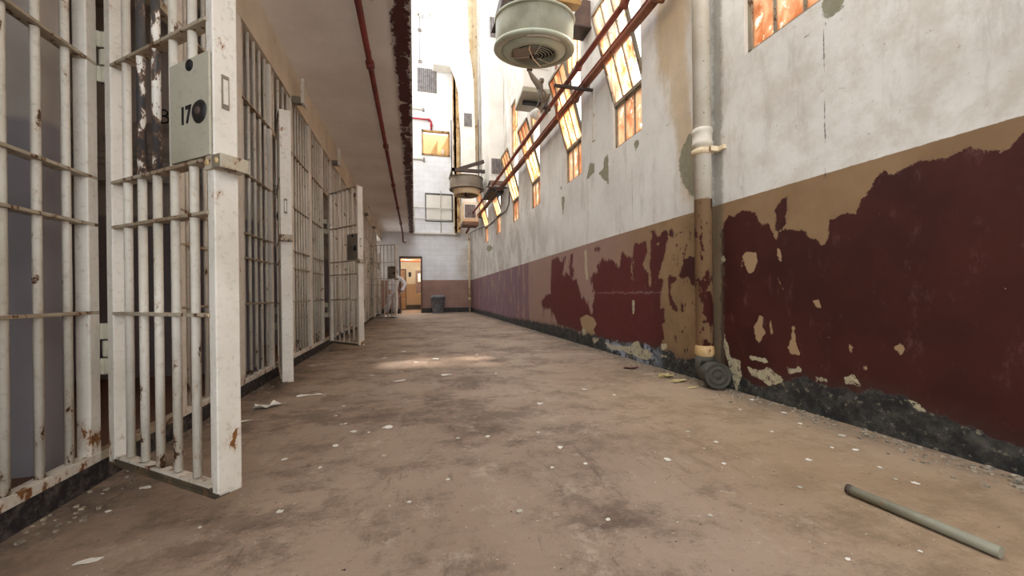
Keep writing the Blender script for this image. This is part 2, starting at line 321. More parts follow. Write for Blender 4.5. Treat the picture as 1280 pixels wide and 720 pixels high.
def wall_mat():
    s = NT('peeling_two_tone_wall'); x, y, z = s.xyz()
    edge = s.math('MULTIPLY', s.math('SUBTRACT', s.noise(15, 10, .8), 0.5), 0.13)
    edge2 = s.math('MULTIPLY', s.math('SUBTRACT', s.noise(11, 9, .78, off=(3, 1, 0)), 0.5), 0.16)
    edge3 = s.math('MULTIPLY', s.math('SUBTRACT', s.noise(13, 9, .8, stretch=(1, 1.2, .4), off=(1, 7, 2)), 0.5), s.step(y, 2.4, 4.5, .0, .34))
    # upper white plaster
    w = s.mix(s.step(s.noise(1.3, 5), .35, .7), srgb(226, 223, 217), srgb(206, 201, 194))
    w = s.mix(s.math('MULTIPLY', s.step(s.noise(3, 9, .76, stretch=(1, 1.8, .4)), .5, .70), .5), w, srgb(166, 156, 144))
    far = s.step(y, 4.6, 8)
    w = s.mix(s.math('MULTIPLY', s.math('MULTIPLY', far, .65), s.step(s.noise(2.6, 9, .76, stretch=(1, 1.3, .6), off=(0, 4, 0)), .44, .60)), w, srgb(168, 156, 142))
    spk = s.step(s.noise(20, 6, .75, off=(0, 0, 7)), .62, .68); w = s.mix(s.math('MULTIPLY', spk, .55), w, srgb(134, 122, 106))
    w = s.mix(s.math('MULTIPLY', s.math('MULTIPLY', s.step(y, 3.4, 1.4), s.step(s.noise(4, 9, .75, off=(6, 0, 7)), .40, .62)), .45), w, srgb(178, 166, 146))
    st = s.step(s.math('ADD', s.attr('stain'), s.math('MULTIPLY', s.math('SUBTRACT', s.noise(3.5, 6, .7, stretch=(1, 1, .4)), .5), .55)), -.05, .12)
    w = s.mix(s.math('MULTIPLY', st, .62), w, s.mix(s.noise(9, 5), srgb(204, 164, 92), srgb(150, 120, 76)))
    sp = s.step(s.math('ADD', s.attr('spall'), edge), -.002, .003)
    w = s.mix(sp, w, s.mix(s.noise(24, 5), srgb(160, 154, 130), srgb(112, 108, 86)))
    # lower paint
    tan = s.mix(s.step(s.noise(2.4, 6), .3, .7), srgb(150, 122, 90), srgb(130, 103, 74))
    tan = s.mix(s.step(y, 2.9, 4.6), tan, s.mix(s.noise(4, 4), srgb(158, 128, 116), srgb(146, 116, 104)))
    brownish = s.math('MULTIPLY', s.step(s.noise(5, 6, .7, off=(2, 2, 2)), .45, .7), s.math('MULTIPLY', s.step(y, 2.4, 2.6), s.step(y, 3.3, 3.0)))
    tan = s.mix(brownish, tan, srgb(128, 104, 72))
    red = s.mix(s.step(s.noise(3, 5), .3, .7), srgb(70, 29, 23), srgb(56, 22, 18))
    red = s.mix(s.step(y, 2.6, 3.6), red, s.mix(s.noise(5, 4), srgb(100, 41, 39), srgb(80, 32, 31)))
    scuff = s.math('MULTIPLY', s.step(s.noise(5, 7, .75, stretch=(1, 2, 1), off=(1, 5, 3)), .55, .75), .28)
    red = s.mix(scuff, red, srgb(150, 110, 104))
    rs = s.math('MAXIMUM', s.attr('red'), s.attr('red2'))
    rmask = s.step(s.math('ADD', s.math('ADD', rs, edge3), s.math('MULTIPLY', edge, s.step(y, 1.5, 5, .75, 1.2))), -.001, .002)
    # small chips scattered around the pipe and between panels
    zone = s.math('MULTIPLY', s.step(y, 2.42, 2.5), s.step(y, 3.0, 2.85))
    rch = s.math('MULTIPLY', s.step(s.noise(15, 6, .7, stretch=(1, 1.6, .8), off=(5, 5, 1)), .60, .615), zone)
    rmask = s.math('MAXIMUM', rmask, rch)
    ich = s.math('MULTIPLY', s.step(s.noise(19, 4, .6, stretch=(1, 1.2, 1), off=(9, 0, 2)), .735, .742), s.step(y, 4.2, 4.0))
    iz = s.math('MAXIMUM', s.step(s.math('ADD', s.attr('isl'), s.math('MULTIPLY', edge, .5)), -.001, .002), ich)
    d = s.mix(rmask, tan, red); d = s.mix(iz, d, srgb(160, 132, 100))
    mauve = s.mix(s.noise(3, 6, .7), srgb(138, 102, 108), srgb(112, 84, 98))  # far stretch of paint; its purple is bluish light put into the colour
    mv = s.math('MULTIPLY', s.step(s.math('ADD', y, s.math('MULTIPLY', edge2, 1)), 7.28, 7.32), s.step(s.math('ADD', z, edge2), 1.33, 1.30))
    mv = s.math('MULTIPLY', mv, s.math('SUBTRACT', 1.0, s.step(s.noise(3.6, 9, .78, stretch=(1, 1, .4)), .53, .56)))
    d = s.mix(mv, d, mauve)
    dz = s.step(s.noise(4, 7, .75, stretch=(1, 1, .35), off=(7, 7, 7)), .60, .66)
    d = s.mix(s.math('MULTIPLY', s.math('MULTIPLY', dz, s.step(y, 5, 6)), .6), d, srgb(84, 64, 58))
    ztan = s.math('ADD', s.step(y, 4, 15, 1.347, 1.25), s.math('MULTIPLY', edge, .12))
    up = s.step(s.math('SUBTRACT', z, ztan), -.002, .002)
    c = s.mix(up, d, w)
    # base mould band
    bk = s.step(s.math('ADD', s.math('ADD', s.attr('blk'), s.math('MULTIPLY', edge3, .7)), s.math('MULTIPLY', edge2, .9)), -.004, .006)
    grime = s.step(s.math('ADD', s.attr('blk'), s.math('MULTIPLY', edge2, 1.2)), -.09, .02)
    c = s.mix(s.math('MULTIPLY', grime, .35), c, srgb(58, 50, 44))
    bl = s.mix(s.step(s.noise(13, 6, .75), .4, .68), srgb(36, 36, 36), srgb(78, 76, 70))
    bl = s.mix(s.math('MULTIPLY', s.step(s.noise(20, 6, .75, off=(1, 3, 1)), .56, .66), s.step(y, 5.2, 3.6)), bl, srgb(128, 122, 104))
    bl = s.mix(s.math('MULTIPLY', s.math('MULTIPLY', s.step(y, 3.0, 3.3), s.step(y, 4.4, 4.0)), s.step(s.noise(6, 5, .7, off=(4, 3, 1)), .46, .58)), bl, srgb(146, 152, 166))
    c = s.mix(bk, c, bl)
    pr = s.math('MULTIPLY', s.step(s.math('ADD', s.attr('prim'), s.math('MULTIPLY', edge2, .5)), -.002, .003), s.step(s.noise(34, 7, .8, off=(2, 2, 9)), .40, .47))
    c = s.mix(s.math('MULTIPLY', pr, .9), c, s.mix(s.noise(30, 4), srgb(206, 196, 164), srgb(150, 138, 112)))
    ck = s.step(s.math('ADD', s.attr('crack'), s.math('MULTIPLY', s.math('SUBTRACT', s.noise(40, 4), .5), .012)), -.0045, -.0015)
    c = s.mix(s.math('MULTIPLY', ck, .8), c, srgb(70, 60, 50))
    seam = s.step(s.math('ABSOLUTE', s.math('SUBTRACT', z, s.math('ADD', .70, edge))), .006, .002)
    c = s.mix(s.math('MULTIPLY', s.math('MULTIPLY', seam, s.step(y, 2.9, 3.2)), s.math('MULTIPLY', s.step(y, 4.6, 4.2), .5)), c, srgb(170, 150, 150))
    pshade = s.step(s.math('ADD', s.attr('pipe_shade'), edge), -.03, .01)
    c = s.mix(s.math('MULTIPLY', pshade, .6), c, srgb(96, 90, 74))  # painted shade next to the pipe
    # window reveals stay white
    inn = s.step(x, RW + .004, RW + .01); c = s.mix(inn, c, srgb(214, 206, 192))
    h = s.math('ADD', s.math('MULTIPLY', rmask, -.5), s.math('MULTIPLY', iz, .5))
    h = s.math('ADD', h, s.math('MULTIPLY', sp, -1.2)); h = s.math('ADD', h, s.math('MULTIPLY', ck, -1.0))
    h = s.math('ADD', h, s.math('MULTIPLY', s.math('MULTIPLY', bk, s.noise(18, 7, .75)), 2.2))
    h = s.math('ADD', h, s.math('MULTIPLY', s.noise(12, 8, .7), .55))
    h = s.math('ADD', h, s.math('MULTIPLY', pr, .4))
    s.bump(h, .55, .006)
    return s.set(c, .62, spec=.3)
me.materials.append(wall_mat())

# ------------------------------------------------------------ floor
def floor_mat():
    s = NT('worn_brown_concrete'); x, y, z = s.xyz()
    c = s.mix(s.step(s.noise(.7, 6, .6), .35, .68), srgb(160, 139, 121), srgb(138, 117, 99))
    c = s.mix(s.math('MULTIPLY', s.step(s.noise(2.6, 10, .8, stretch=(1, 1.1, 1)), .48, .62), .65), c, srgb(100, 82, 70))
    c = s.mix(s.math('MULTIPLY', s.step(s.noise(1.3, 10, .8, off=(4, 1, 0), stretch=(.85, 1.35, 1)), .50, .60), .6), c, srgb(84, 70, 60))
    c = s.mix(s.math('MULTIPLY', s.step(s.noise(5, 9, .8, off=(2, 6, 0)), .53, .66), .5), c, srgb(186, 168, 150))
    c = s.mix(s.math('MULTIPLY', s.step(s.noise(3, 9, .8, off=(8, 2, 0), stretch=(3, .6, 1)), .56, .64), .5), c, srgb(86, 70, 60))
    c = s.mix(s.math('MULTIPLY', s.step(x, .6, 1.6), s.step(y, 4, 2, 0, .5)), c, srgb(150, 124, 92))
    c = s.mix(s.math('MULTIPLY', s.step(s.noise(26, 8, .85), .58, .66), .7), c, srgb(70, 56, 46))
    c = s.mix(s.step(s.noise(60, 3, .6, off=(1, 9, 0)), .70, .71), c, srgb(206, 196, 182))
    c = s.mix(s.step(s.noise(46, 4, .7, off=(5, 9, 0)), .67, .69), c, srgb(46, 38, 32))
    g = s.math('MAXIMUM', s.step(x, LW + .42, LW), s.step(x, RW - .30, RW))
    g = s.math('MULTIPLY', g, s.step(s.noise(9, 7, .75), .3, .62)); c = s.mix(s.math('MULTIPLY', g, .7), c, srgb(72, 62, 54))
    s.bump(s.math('ADD', s.noise(24, 8, .75), s.math('MULTIPLY', s.noise(3, 4), .8)), .5, .01)
    return s.set(c, .72, spec=.25)
M['floor'] = floor_mat()
struct(MB().box(LW, RW, -3.5, FY + 4.3, -.1, 0), 'floor', 'floor')
def cellfloor_mat():
    s = NT('cell_floor_and_curb'); x, y, z = s.xyz()
    c = s.mix(s.noise(3, 6, .7), srgb(126, 96, 82), srgb(96, 72, 62))
    k = s.step(s.math('ADD', x, s.math('MULTIPLY', s.math('SUBTRACT', s.noise(20, 5), .5), .05)), LW - .045, LW - .03)
    bl = s.mix(s.step(s.noise(22, 6, .75), .42, .66), srgb(44, 41, 41), srgb(92, 84, 80))
    c = s.mix(k, c, bl); s.bump(s.noise(20, 7, .75), .8, .012)
    return s.set(c, .8, spec=.2)
M['cellfloor'] = cellfloor_mat()
struct(MB().box(-3.4, LW, -3.5, FY, -.1, .085), 'floor_cells', 'cellfloor')

def ceil_mat():
    s = NT('stained_white_soffit'); x, y, z = s.xyz()
    c = s.mix(s.step(s.noise(1.4, 5), .3, .7), srgb(244, 238, 231), srgb(228, 220, 212))
    f = s.step(s.noise(6, 7, .74, off=(3, 3, 0)), .66, .675); c = s.mix(f, c, srgb(120, 98, 80))
    f2 = s.step(s.noise(12, 5, .7, off=(8, 3, 0)), .72, .73); c = s.mix(f2, c, srgb(214, 206, 194))
    s.bump(s.math('SUBTRACT', s.noise(20, 4), f), .4, .006); return s.set(c, .7, spec=.2)
M['ceil'] = ceil_mat()
struct(MB().box(LW - .02, -.175, -3.5, FY, CEIL, CEIL + .2), 'ceiling', 'ceil')
def trim_mat():
    s = NT('maroon_beam_with_peeling_white'); x, y, z = s.xyz()
    dx = s.math('SUBTRACT', .085, s.math('ABSOLUTE', s.math('ADD', x, .085)))
    n = s.math('SUBTRACT', s.noise(7, 10, .8, stretch=(1, .8, 1)), .5)
    k = s.step(s.math('ADD', dx, s.math('MULTIPLY', n, .30)), .016, .022)
    br = s.mix(s.noise(6, 6, .7), srgb(90, 48, 46), srgb(66, 34, 34))
    isl = s.step(s.noise(4, 9, .76, off=(2, 8, 1)), .60, .61); k = s.math('MULTIPLY', k, s.math('SUBTRACT', 1.0, isl))
    c = s.mix(k, srgb(206, 196, 186), br); s.bump(s.math('MULTIPLY', k, -1.0), .8, .01); return s.set(c, .6, spec=.3)
M['trim'] = trim_mat()
struct(MB().box(-.175, .005, -3.5, FY, CEIL - .012, CEIL + .26), 'trim_1', 'trim')
s = NT('cream_plaster_beam'); c = s.mix(s.step(s.noise(1.8, 6), .3, .7), srgb(222, 210, 188), srgb(200, 186, 164))
c = s.mix(s.math('MULTIPLY', s.step(s.noise(9, 6, .7), .62, .7), .6), c, srgb(150, 128, 104)); s.bump(s.noise(20, 5), .2, .004); M['beam'] = s.set(c, .7)
struct(MB().box(-1.42, LW + .01, -3.5, FY, BEAMZ, CEIL), 'trim_2', 'beam')
s = NT('cell_wall_paint'); x, y, z = s.xyz()
c = s.mix(s.step(s.noise(1.6, 6), .3, .7), srgb(214, 206, 198), srgb(178, 170, 162))
c = s.mix(s.step(z, 1.37, 1.33), c, s.mix(s.noise(4, 5), srgb(156, 150, 154), srgb(132, 127, 132)))
s.bump(s.noise(30, 5), .3, .004); M['cellwall'] = s.set(c, .7)
struct(MB().box(-3.55, -3.4, -3.5, FY, .0, CEIL), 'wall_left', 'cellwall')
struct(MB().box(-3.4, -1.42, -3.5, FY, CEIL - .1, CEIL), 'ceiling_cells', 'cellwall')
PITCH = 1.91
OPEN0 = [1.83 + PITCH * k for k in range(-1, 7)]       # start of each cell opening
for o0 in OPEN0:
    struct(MB().box(-3.4, LW - .10, o0 - .10, o0 - .02, .085, CEIL - .1), 'wall_partition', 'cellwall')

# upper tier wall over the walkway
s = NT('white_tier_wall'); c = s.mix(s.step(s.noise(1, 5), .3, .7), srgb(226, 222, 214), srgb(206, 200, 190)); M['whitewall'] = s.set(c, .7)
struct(MB().box(LW - .2, LW, -3.5, FY, CEIL + .2, 7.5), 'wall_left_upper', 'whitewall')
# unseen back wall, left open below so fill light enters behind the camera
struct(MB().box(-3.4, RW, -3.7, -3.5, 4.4, 9.0), 'wall_back', 'whitewall')

# ------------------------------------------------------------ far wall
def far_mat():
    s = NT('far_block_wall'); x, y, z = s.xyz()
    w = s.mix(s.step(s.noise(1.2, 5), .3, .7), srgb(226, 227, 231), srgb(208, 207, 206))
    w = s.mix(s.math('MULTIPLY', s.step(x, 1.3, 2.1), s.step(s.noise(2, 5), .3, .7)), w, srgb(186, 172, 156))
    rs = s.step(s.noise(4, 7, .7, stretch=(.6, 1, 2)), .66, .68); w = s.mix(s.math('MULTIPLY', rs, s.math('MULTIPLY', s.step(z, 4.6, 4.8), s.step(z, 8, 5.2))), w, srgb(178, 128, 98))
    t = s.mix(s.step(s.noise(2, 5), .3, .7), srgb(152, 118, 104), srgb(134, 100, 88))
    c = s.mix(s.step(z, 1.245, 1.255), t, w)
    c = s.mix(s.step(s.math('ADD', z, s.math('MULTIPLY', s.noise(8, 4), .05)), .215, .195), c, srgb(40, 36, 36))
    b = s.n('ShaderNodeTexBrick'); mp = s.n('ShaderNodeMapping'); mp.inputs['Rotation'].default_value = (PI / 2, 0, 0); s.L(s.pos, mp.inputs[0]); s.L(mp.outputs[0], b.inputs['Vector'])
    b.inputs['Scale'].default_value = 1; b.inputs['Brick Width'].default_value = .4; b.inputs['Row Height'].default_value = .2; b.inputs['Mortar Size'].default_value = .008
    b.inputs['Mortar Smooth'].default_value = .3
    c = s.mix(s.math('MULTIPLY', b.outputs['Fac'], .25), c, srgb(150, 142, 136)); s.bump(s.math('MULTIPLY', b.outputs['Fac'], -1.0), .3, .005)
    return s.set(c, .65)
M['far'] = far_mat()
DX0, DX1, DZ = -.535, .30, 2.15
mb = MB()
for (a, b, z0, z1) in ((LW - .3, DX0, 0, DZ), (DX1, RW, 0, DZ), (LW - .3, RW, DZ, 6.02), (LW - .3, .34, 6.02, 6.98), (1.39, RW, 6.02, 6.98), (LW - .3, RW, 6.98, 12.5)):
    mb.box(a, b, FY, FY + .25, z0, z1)
struct(mb, 'wall_far', 'far')
struct(MB().box(.0, 1.76, FY - .10, FY, 3.0, 3.06), 'trim_3', 'whitewall')
# door to the next corridor
dr = bpy.data.objects.new('door_1', None); C.objects.link(dr); dr['kind'] = 'structure'; dr.location = (0, FY, 0)
fr = MB(); fr.box(DX0, DX0 + .05, -.03, .28, 0, DZ); fr.box(DX1 - .06, DX1, -.03, .28, 0, DZ); fr.box(DX0, DX1, -.03, .28, DZ - .06, DZ); fr.build('door_frame', 'doorframe', dr, .005)
bd = bpy.data.objects.new('door_2', None); C.objects.link(bd); bd['kind'] = 'structure'; bd.location = (-.42, FY + 4.1, 0)
lf = MB().box(-.62, 0, -.04, 0, .02, 1.87).build('door_leaf', 'tan_door', bd); MB().box(-.68, -.62, -.05, 0, 0, 1.93).box(0, .05, -.05, 0, 0, 1.93).box(-.68, .05, -.05, 0, 1.87, 1.93).build('door_frame', 'doorframe', bd)
MB().ring((-.06, -.07, .95), .03, .008, 'x').build('door_handle', 'black', bd)
s = NT('next_corridor_wall'); x, y, z = s.xyz(); c = s.mix(s.step(z, 1.2, 1.21), srgb(172, 138, 102), srgb(226, 214, 188)); c = s.mix(s.step(z, .22, .2), c, srgb(40, 34, 30)); M['next'] = s.set(s.mix(s.math('MULTIPLY', s.noise(3, 5), .25), c, srgb(150, 120, 84)), .6)
mb = MB(); mb.box(-1.18, 2.2, FY + 4.1, FY + 4.2, 0, 2.9); mb.box(-1.18, -1.08, FY + .25, FY + 4.1, 0, 2.9); mb.box(.30, .40, FY + .25, FY + 4.1, 0, 2.9)
struct(mb, 'wall_next_corridor', 'next')
struct(MB().box(-1.2, .42, FY + .25, FY + 4.2, 2.6, 2.7), 'ceiling_next_corridor', 'whitewall')
for yy, zz, r in ((15.9, 2.06, .045), (16.5, 2.13, .035)):
    MB().tube([(-1.08, yy, zz), (.30, yy + .1, zz)], r).build('ceiling_pipe', 'terracotta', None, label='orange pipe %s across the next corridor beyond the far doorway' % ('nearest to the door, running' if yy < 16 else 'further back, running'), category='pipe')
cb = thing('wall_cabinet', 'brown wall box with pale panel in corridor beyond far doorway', 'cabinet', (0.16, FY + 2.4, .76))
MB().box(-.10, .14, -.12, .12, 0, 1.0).build('body', 'doorframe', cb, .01); MB().box(.0, .11, -.135, -.12, .50, .86).build('front_panel', 'paper', cb); MB().box(-.12, .14, -.2, .12, -.05, 0).build('shelf', 'rustcol', cb)
tp = thing('wall_phone', 'small black phone on the beige wall beyond the far doorway', 'phone', (-.20, FY + 4.1, 1.56)); MB().box(-.06, .06, -.05, 0, 0, .22).build('body', 'black', tp, .01); MB().bar((-.03, -.07, .02), (-.03, -.07, .2), .035, .035).build('handset', 'black', tp, .008)
cl = thing('added_ceiling_light', 'added white ceiling lamp, out of view, lighting corridor beyond far doorway', 'lamp', (-.3, FY + 1.2, 2.6)); MB().box(-.5, .5, -.1, .1, -.05, 0).build('housing', 'duct', cl); MB().box(-.48, .48, -.08, .08, -.09, -.05).build('diffuser', 'lamp', cl)  # unseen lamp, added to light the next corridor
# window into an upstairs room (upper far wall)
wn = bpy.data.objects.new('window_8', None); C.objects.link(wn); wn['kind'] = 'structure'; wn.location = (0, FY, 0)
mb = MB()
for b in ((.34, .40, 6.02, 6.98), (1.33, 1.39, 6.02, 6.98), (.34, 1.39, 6.92, 6.98), (.34, 1.39, 6.02, 6.08)): mb.box(b[0], b[1], -.03, .06, b[2], b[3])
mb.build('window_frame', 'wood', wn)
s = NT('beige_upstairs_room'); c = s.mix(s.noise(2, 5), srgb(226, 196, 146), srgb(196, 164, 116)); M['beigeroom'] = s.set(c, .7)
struct(MB().box(.2, 1.5, FY + .9, FY + 1.0, 5.8, 7.2).box(.2, .3, FY + .25, FY + .9, 5.8, 7.2).box(1.42, 1.5, FY + .25, FY + .9, 5.8, 7.2).box(.2, 1.5, FY + .25, FY + .9, 5.8, 5.9).box(.95, 1.0, FY + .6, FY + .9, 5.9, 6.9), 'wall_upstairs_room', 'beigeroom')
MB().box(1.12, 1.24, FY + .8, FY + .9, 6.4, 6.6).build('junction_box', 'paper', None, .01, label='small pale box on the beige wall inside upstairs window', category='box')

# ------------------------------------------------------------ right wall windows
def glass_mat(nm='grimy_amber_glass', lo=.56, tk=.5):
    s = NT(nm); t = s.t
    tr = s.n('ShaderNodeBsdfTranslucent'); tp = s.n('ShaderNodeBsdfTransparent'); gl = s.n('ShaderNodeBsdfGlossy')
    c = s.mix(s.step(s.noise(5, 6, .7, stretch=(1, 1, .6)), .38, .66), srgb(238, 212, 176), srgb(200, 128, 82)); c = s.mix(s.step(s.noise(16, 6, .7), .58, .7), c, srgb(150, 84, 50))
    s.L(c, tr.inputs[0]); s.L(srgb(255, 253, 250), tp.inputs[0]); s.L(.2, gl.inputs['Roughness'])
    a = s.n('ShaderNodeMixShader'); k = s.step(s.noise(4, 7, .75, off=(3, 1, 5), stretch=(1, 1, .7)), lo, lo + .07); k = s.math('ADD', s.math('MULTIPLY', k, tk), .05)
    t.links.new(k, a.inputs[0]); t.links.new(tr.outputs[0], a.inputs[1]); t.links.new(tp.outputs[0], a.inputs[2])
    b = s.n('ShaderNodeMixShader'); b.inputs[0].default_value = .06; t.links.new(a.outputs[0], b.inputs[1]); t.links.new(gl.outputs[0], b.inputs[2]); t.links.new(b.outputs[0], s.out.inputs[0])
    return s.m
M['glass'] = glass_mat()
def dull_mat():
    s = NT('dull_peach_glass'); t = s.t; tr = s.n('ShaderNodeBsdfTranslucent'); tp = s.n('ShaderNodeBsdfTransparent'); a = s.n('ShaderNodeMixShader')
    s.L(s.mix(s.step(s.noise(6, 6, .7, stretch=(1, 1, .6)), .38, .66), srgb(176, 156, 136), srgb(156, 116, 90)), tr.inputs[0])
    t.links.new(s.math('MULTIPLY', s.step(s.noise(9, 6, .75, off=(2, 1, 5)), .60, .63), .8), a.inputs[0]); t.links.new(tr.outputs[0], a.inputs[1]); t.links.new(tp.outputs[0], a.inputs[2]); t.links.new(a.outputs[0], s.out.inputs[0]); return s.m
M['brokenglass'] = glass_mat('half_broken_amber_glass', .42, .8)
M['dullglass'] = dull_mat()
s = NT('clear_dusty_glass'); tp = s.n('ShaderNodeBsdfTransparent'); tr = s.n('ShaderNodeBsdfTranslucent'); a = s.n('ShaderNodeMixShader'); a.inputs[0].default_value = .25
s.t.links.new(tp.outputs[0], a.inputs[1]); s.t.links.new(tr.outputs[0], a.inputs[2]); s.t.links.new(a.outputs[0], s.out.inputs[0]); M['clearglass'] = s.m
for i, (a, b) in enumerate(WIN):
    w = bpy.data.objects.new('window_%d' % (i + 1), None); C.objects.link(w); w['kind'] = 'structure'; w.location = (RW + .05, a, SILL)
    W = b - a; hb, ht = .49, 1.55                       # bottom rail of the tilted sash, its top
    fr = MB()
    for (y0, y1, z0, z1) in ((0, .03, 0, WTOP - SILL), (W - .03, W, 0, WTOP - SILL), (0, W, 0, .03), (0, W, WTOP - SILL - .03, WTOP - SILL), (0, W, hb - .03, hb), (0, W, ht + .02, ht + .05)):
        fr.box(-.02, .02, y0, y1, z0, z1)
    fr.build('window_frame', 'glassframe', w)
    mt = MB()
    for k in (1, 2): mt.box(-.012, .012, W * k / 3 - .01, W * k / 3 + .01, .03, hb - .03)
    mt.build('muntin', 'glassframe', w); MB().box(-.004, .004, .03, W - .03, .03, hb - .03).build('lower_pane', 'dullglass', w)
    mt = MB()
    for k in (1, 2): mt.box(-.012, .012, W * k / 3 - .01, W * k / 3 + .01, ht + .05, WTOP - SILL - .03)
    mt.box(-.012, .012, .03, W - .03, 2.1, 2.12)
    mt.build('muntin', 'glassframe', w)
    if i != 1: MB().box(-.004, .004, .03, W - .03, ht + .05, WTOP - SILL - .03).build('upper_pane', 'glass', w)
    tl = .27 if i else .12                              # the hinged sash leans into the corridor
    def sp(y, k, dx=0): return (-.02 - tl * k + dx, y, hb + .01 + (ht - hb) * .93 * k)
    sh = MB(); sh.bar(sp(.0, 0), sp(.0, 1), .03, .03, (0, 1, 0)); sh.bar(sp(W, 0), sp(W, 1), .03, .03, (0, 1, 0)); sh.bar(sp(-.01, 0), sp(W + .01, 0), .03, .04); sh.bar(sp(-.01, 1), sp(W + .01, 1), .03, .04)
    sa = sh.build('tilting_sash', 'glassframe', w)
    mt = MB()
    for k in (1, 2): mt.bar(sp(W * k / 3, 0), sp(W * k / 3, 1), .018, .018, (0, 1, 0))
    mt.build('sash_muntin', 'glassframe', sa)
    MB().prism([sp(.01, 0), sp(W - .01, 0), sp(W - .01, 1), sp(.01, 1)], (.006, 0, .001)).build('sash_pane', 'glass' if i != 1 else 'brokenglass', sa)
    MB().bar((0, W - .02, ht - .2), sp(W - .01, .75), .015, .008).build('stay_arm', 'dark', w)

# ------------------------------------------------------------ cell fronts
BX = -1.20
PANELW = PITCH - .53 - .01
def cell_panel(o0, label):
    y0, y1 = o0 + .535, o0 + PITCH - .005
    t = thing('cell_bar_panel', label, 'bar panel', (BX, o0, .085), 0, 'barred cell fronts'); a, b = y0 - o0, y1 - o0; z1 = BEAMZ - .085
    for y, w in ((a + .02, .05), (b - .02, .05)): MB().box(-.022, .022, y - w / 2, y + w / 2, 0, z1).build('end_post', 'cream', t, .004)
    pc = a + .70; MB().box(-.02, .028, pc - .055, pc + .055, 0, z1).build('wide_post', 'cream', t, .004)
    k = 0
    for (p, q, n) in ((a + .05, pc - .06, 6), (pc + .06, b - .05, 5)):
        for i in range(n):
            y = p + (q - p) * (i + .5) / n; MB().tube([(0, y, .02), (0, y, z1)], .0125, 8).build('bar', 'bar', t)
    for z in (.0, .565, .90, 1.08, 1.52, 2.06):
        hh = .035 if z == 0 else .012
        MB().box(-.024, .024, a, b, z, z + hh).build('crossbar', 'crossbar' if z else 'cream', t, .002)
    for i in range(4):
        y = .535 * (i + .6) / 4; MB().tube([(0, y, 2.06), (0, y, z1)], .0125, 8).build('transom_bar', 'bar', t)
    MB().box(-.024, .024, .0, a, 2.03, 2.075).build('transom_rail', 'crossbar', t, .002)
    MB().box(-.024, .024, .0, a, 0, .03).build('threshold_rail', 'crossbar', t, .002)
names = ['white barred cell front nearest the camera, where the door numbered 17 is hinged',
 'white barred cell front just beyond the open door numbered 17', 'white barred cell front between the edge-on open door and the door numbered 6',
 'white barred cell front directly behind the open door numbered 6', 'fourth barred cell front past the open door numbered 17',
 'fifth barred cell front past the open door numbered 17', 'sixth barred cell front, beside the farthest open door', 'barred cell front against the far white wall']
for o0, nm in zip(OPEN0[:7], names): cell_panel(o0, nm)

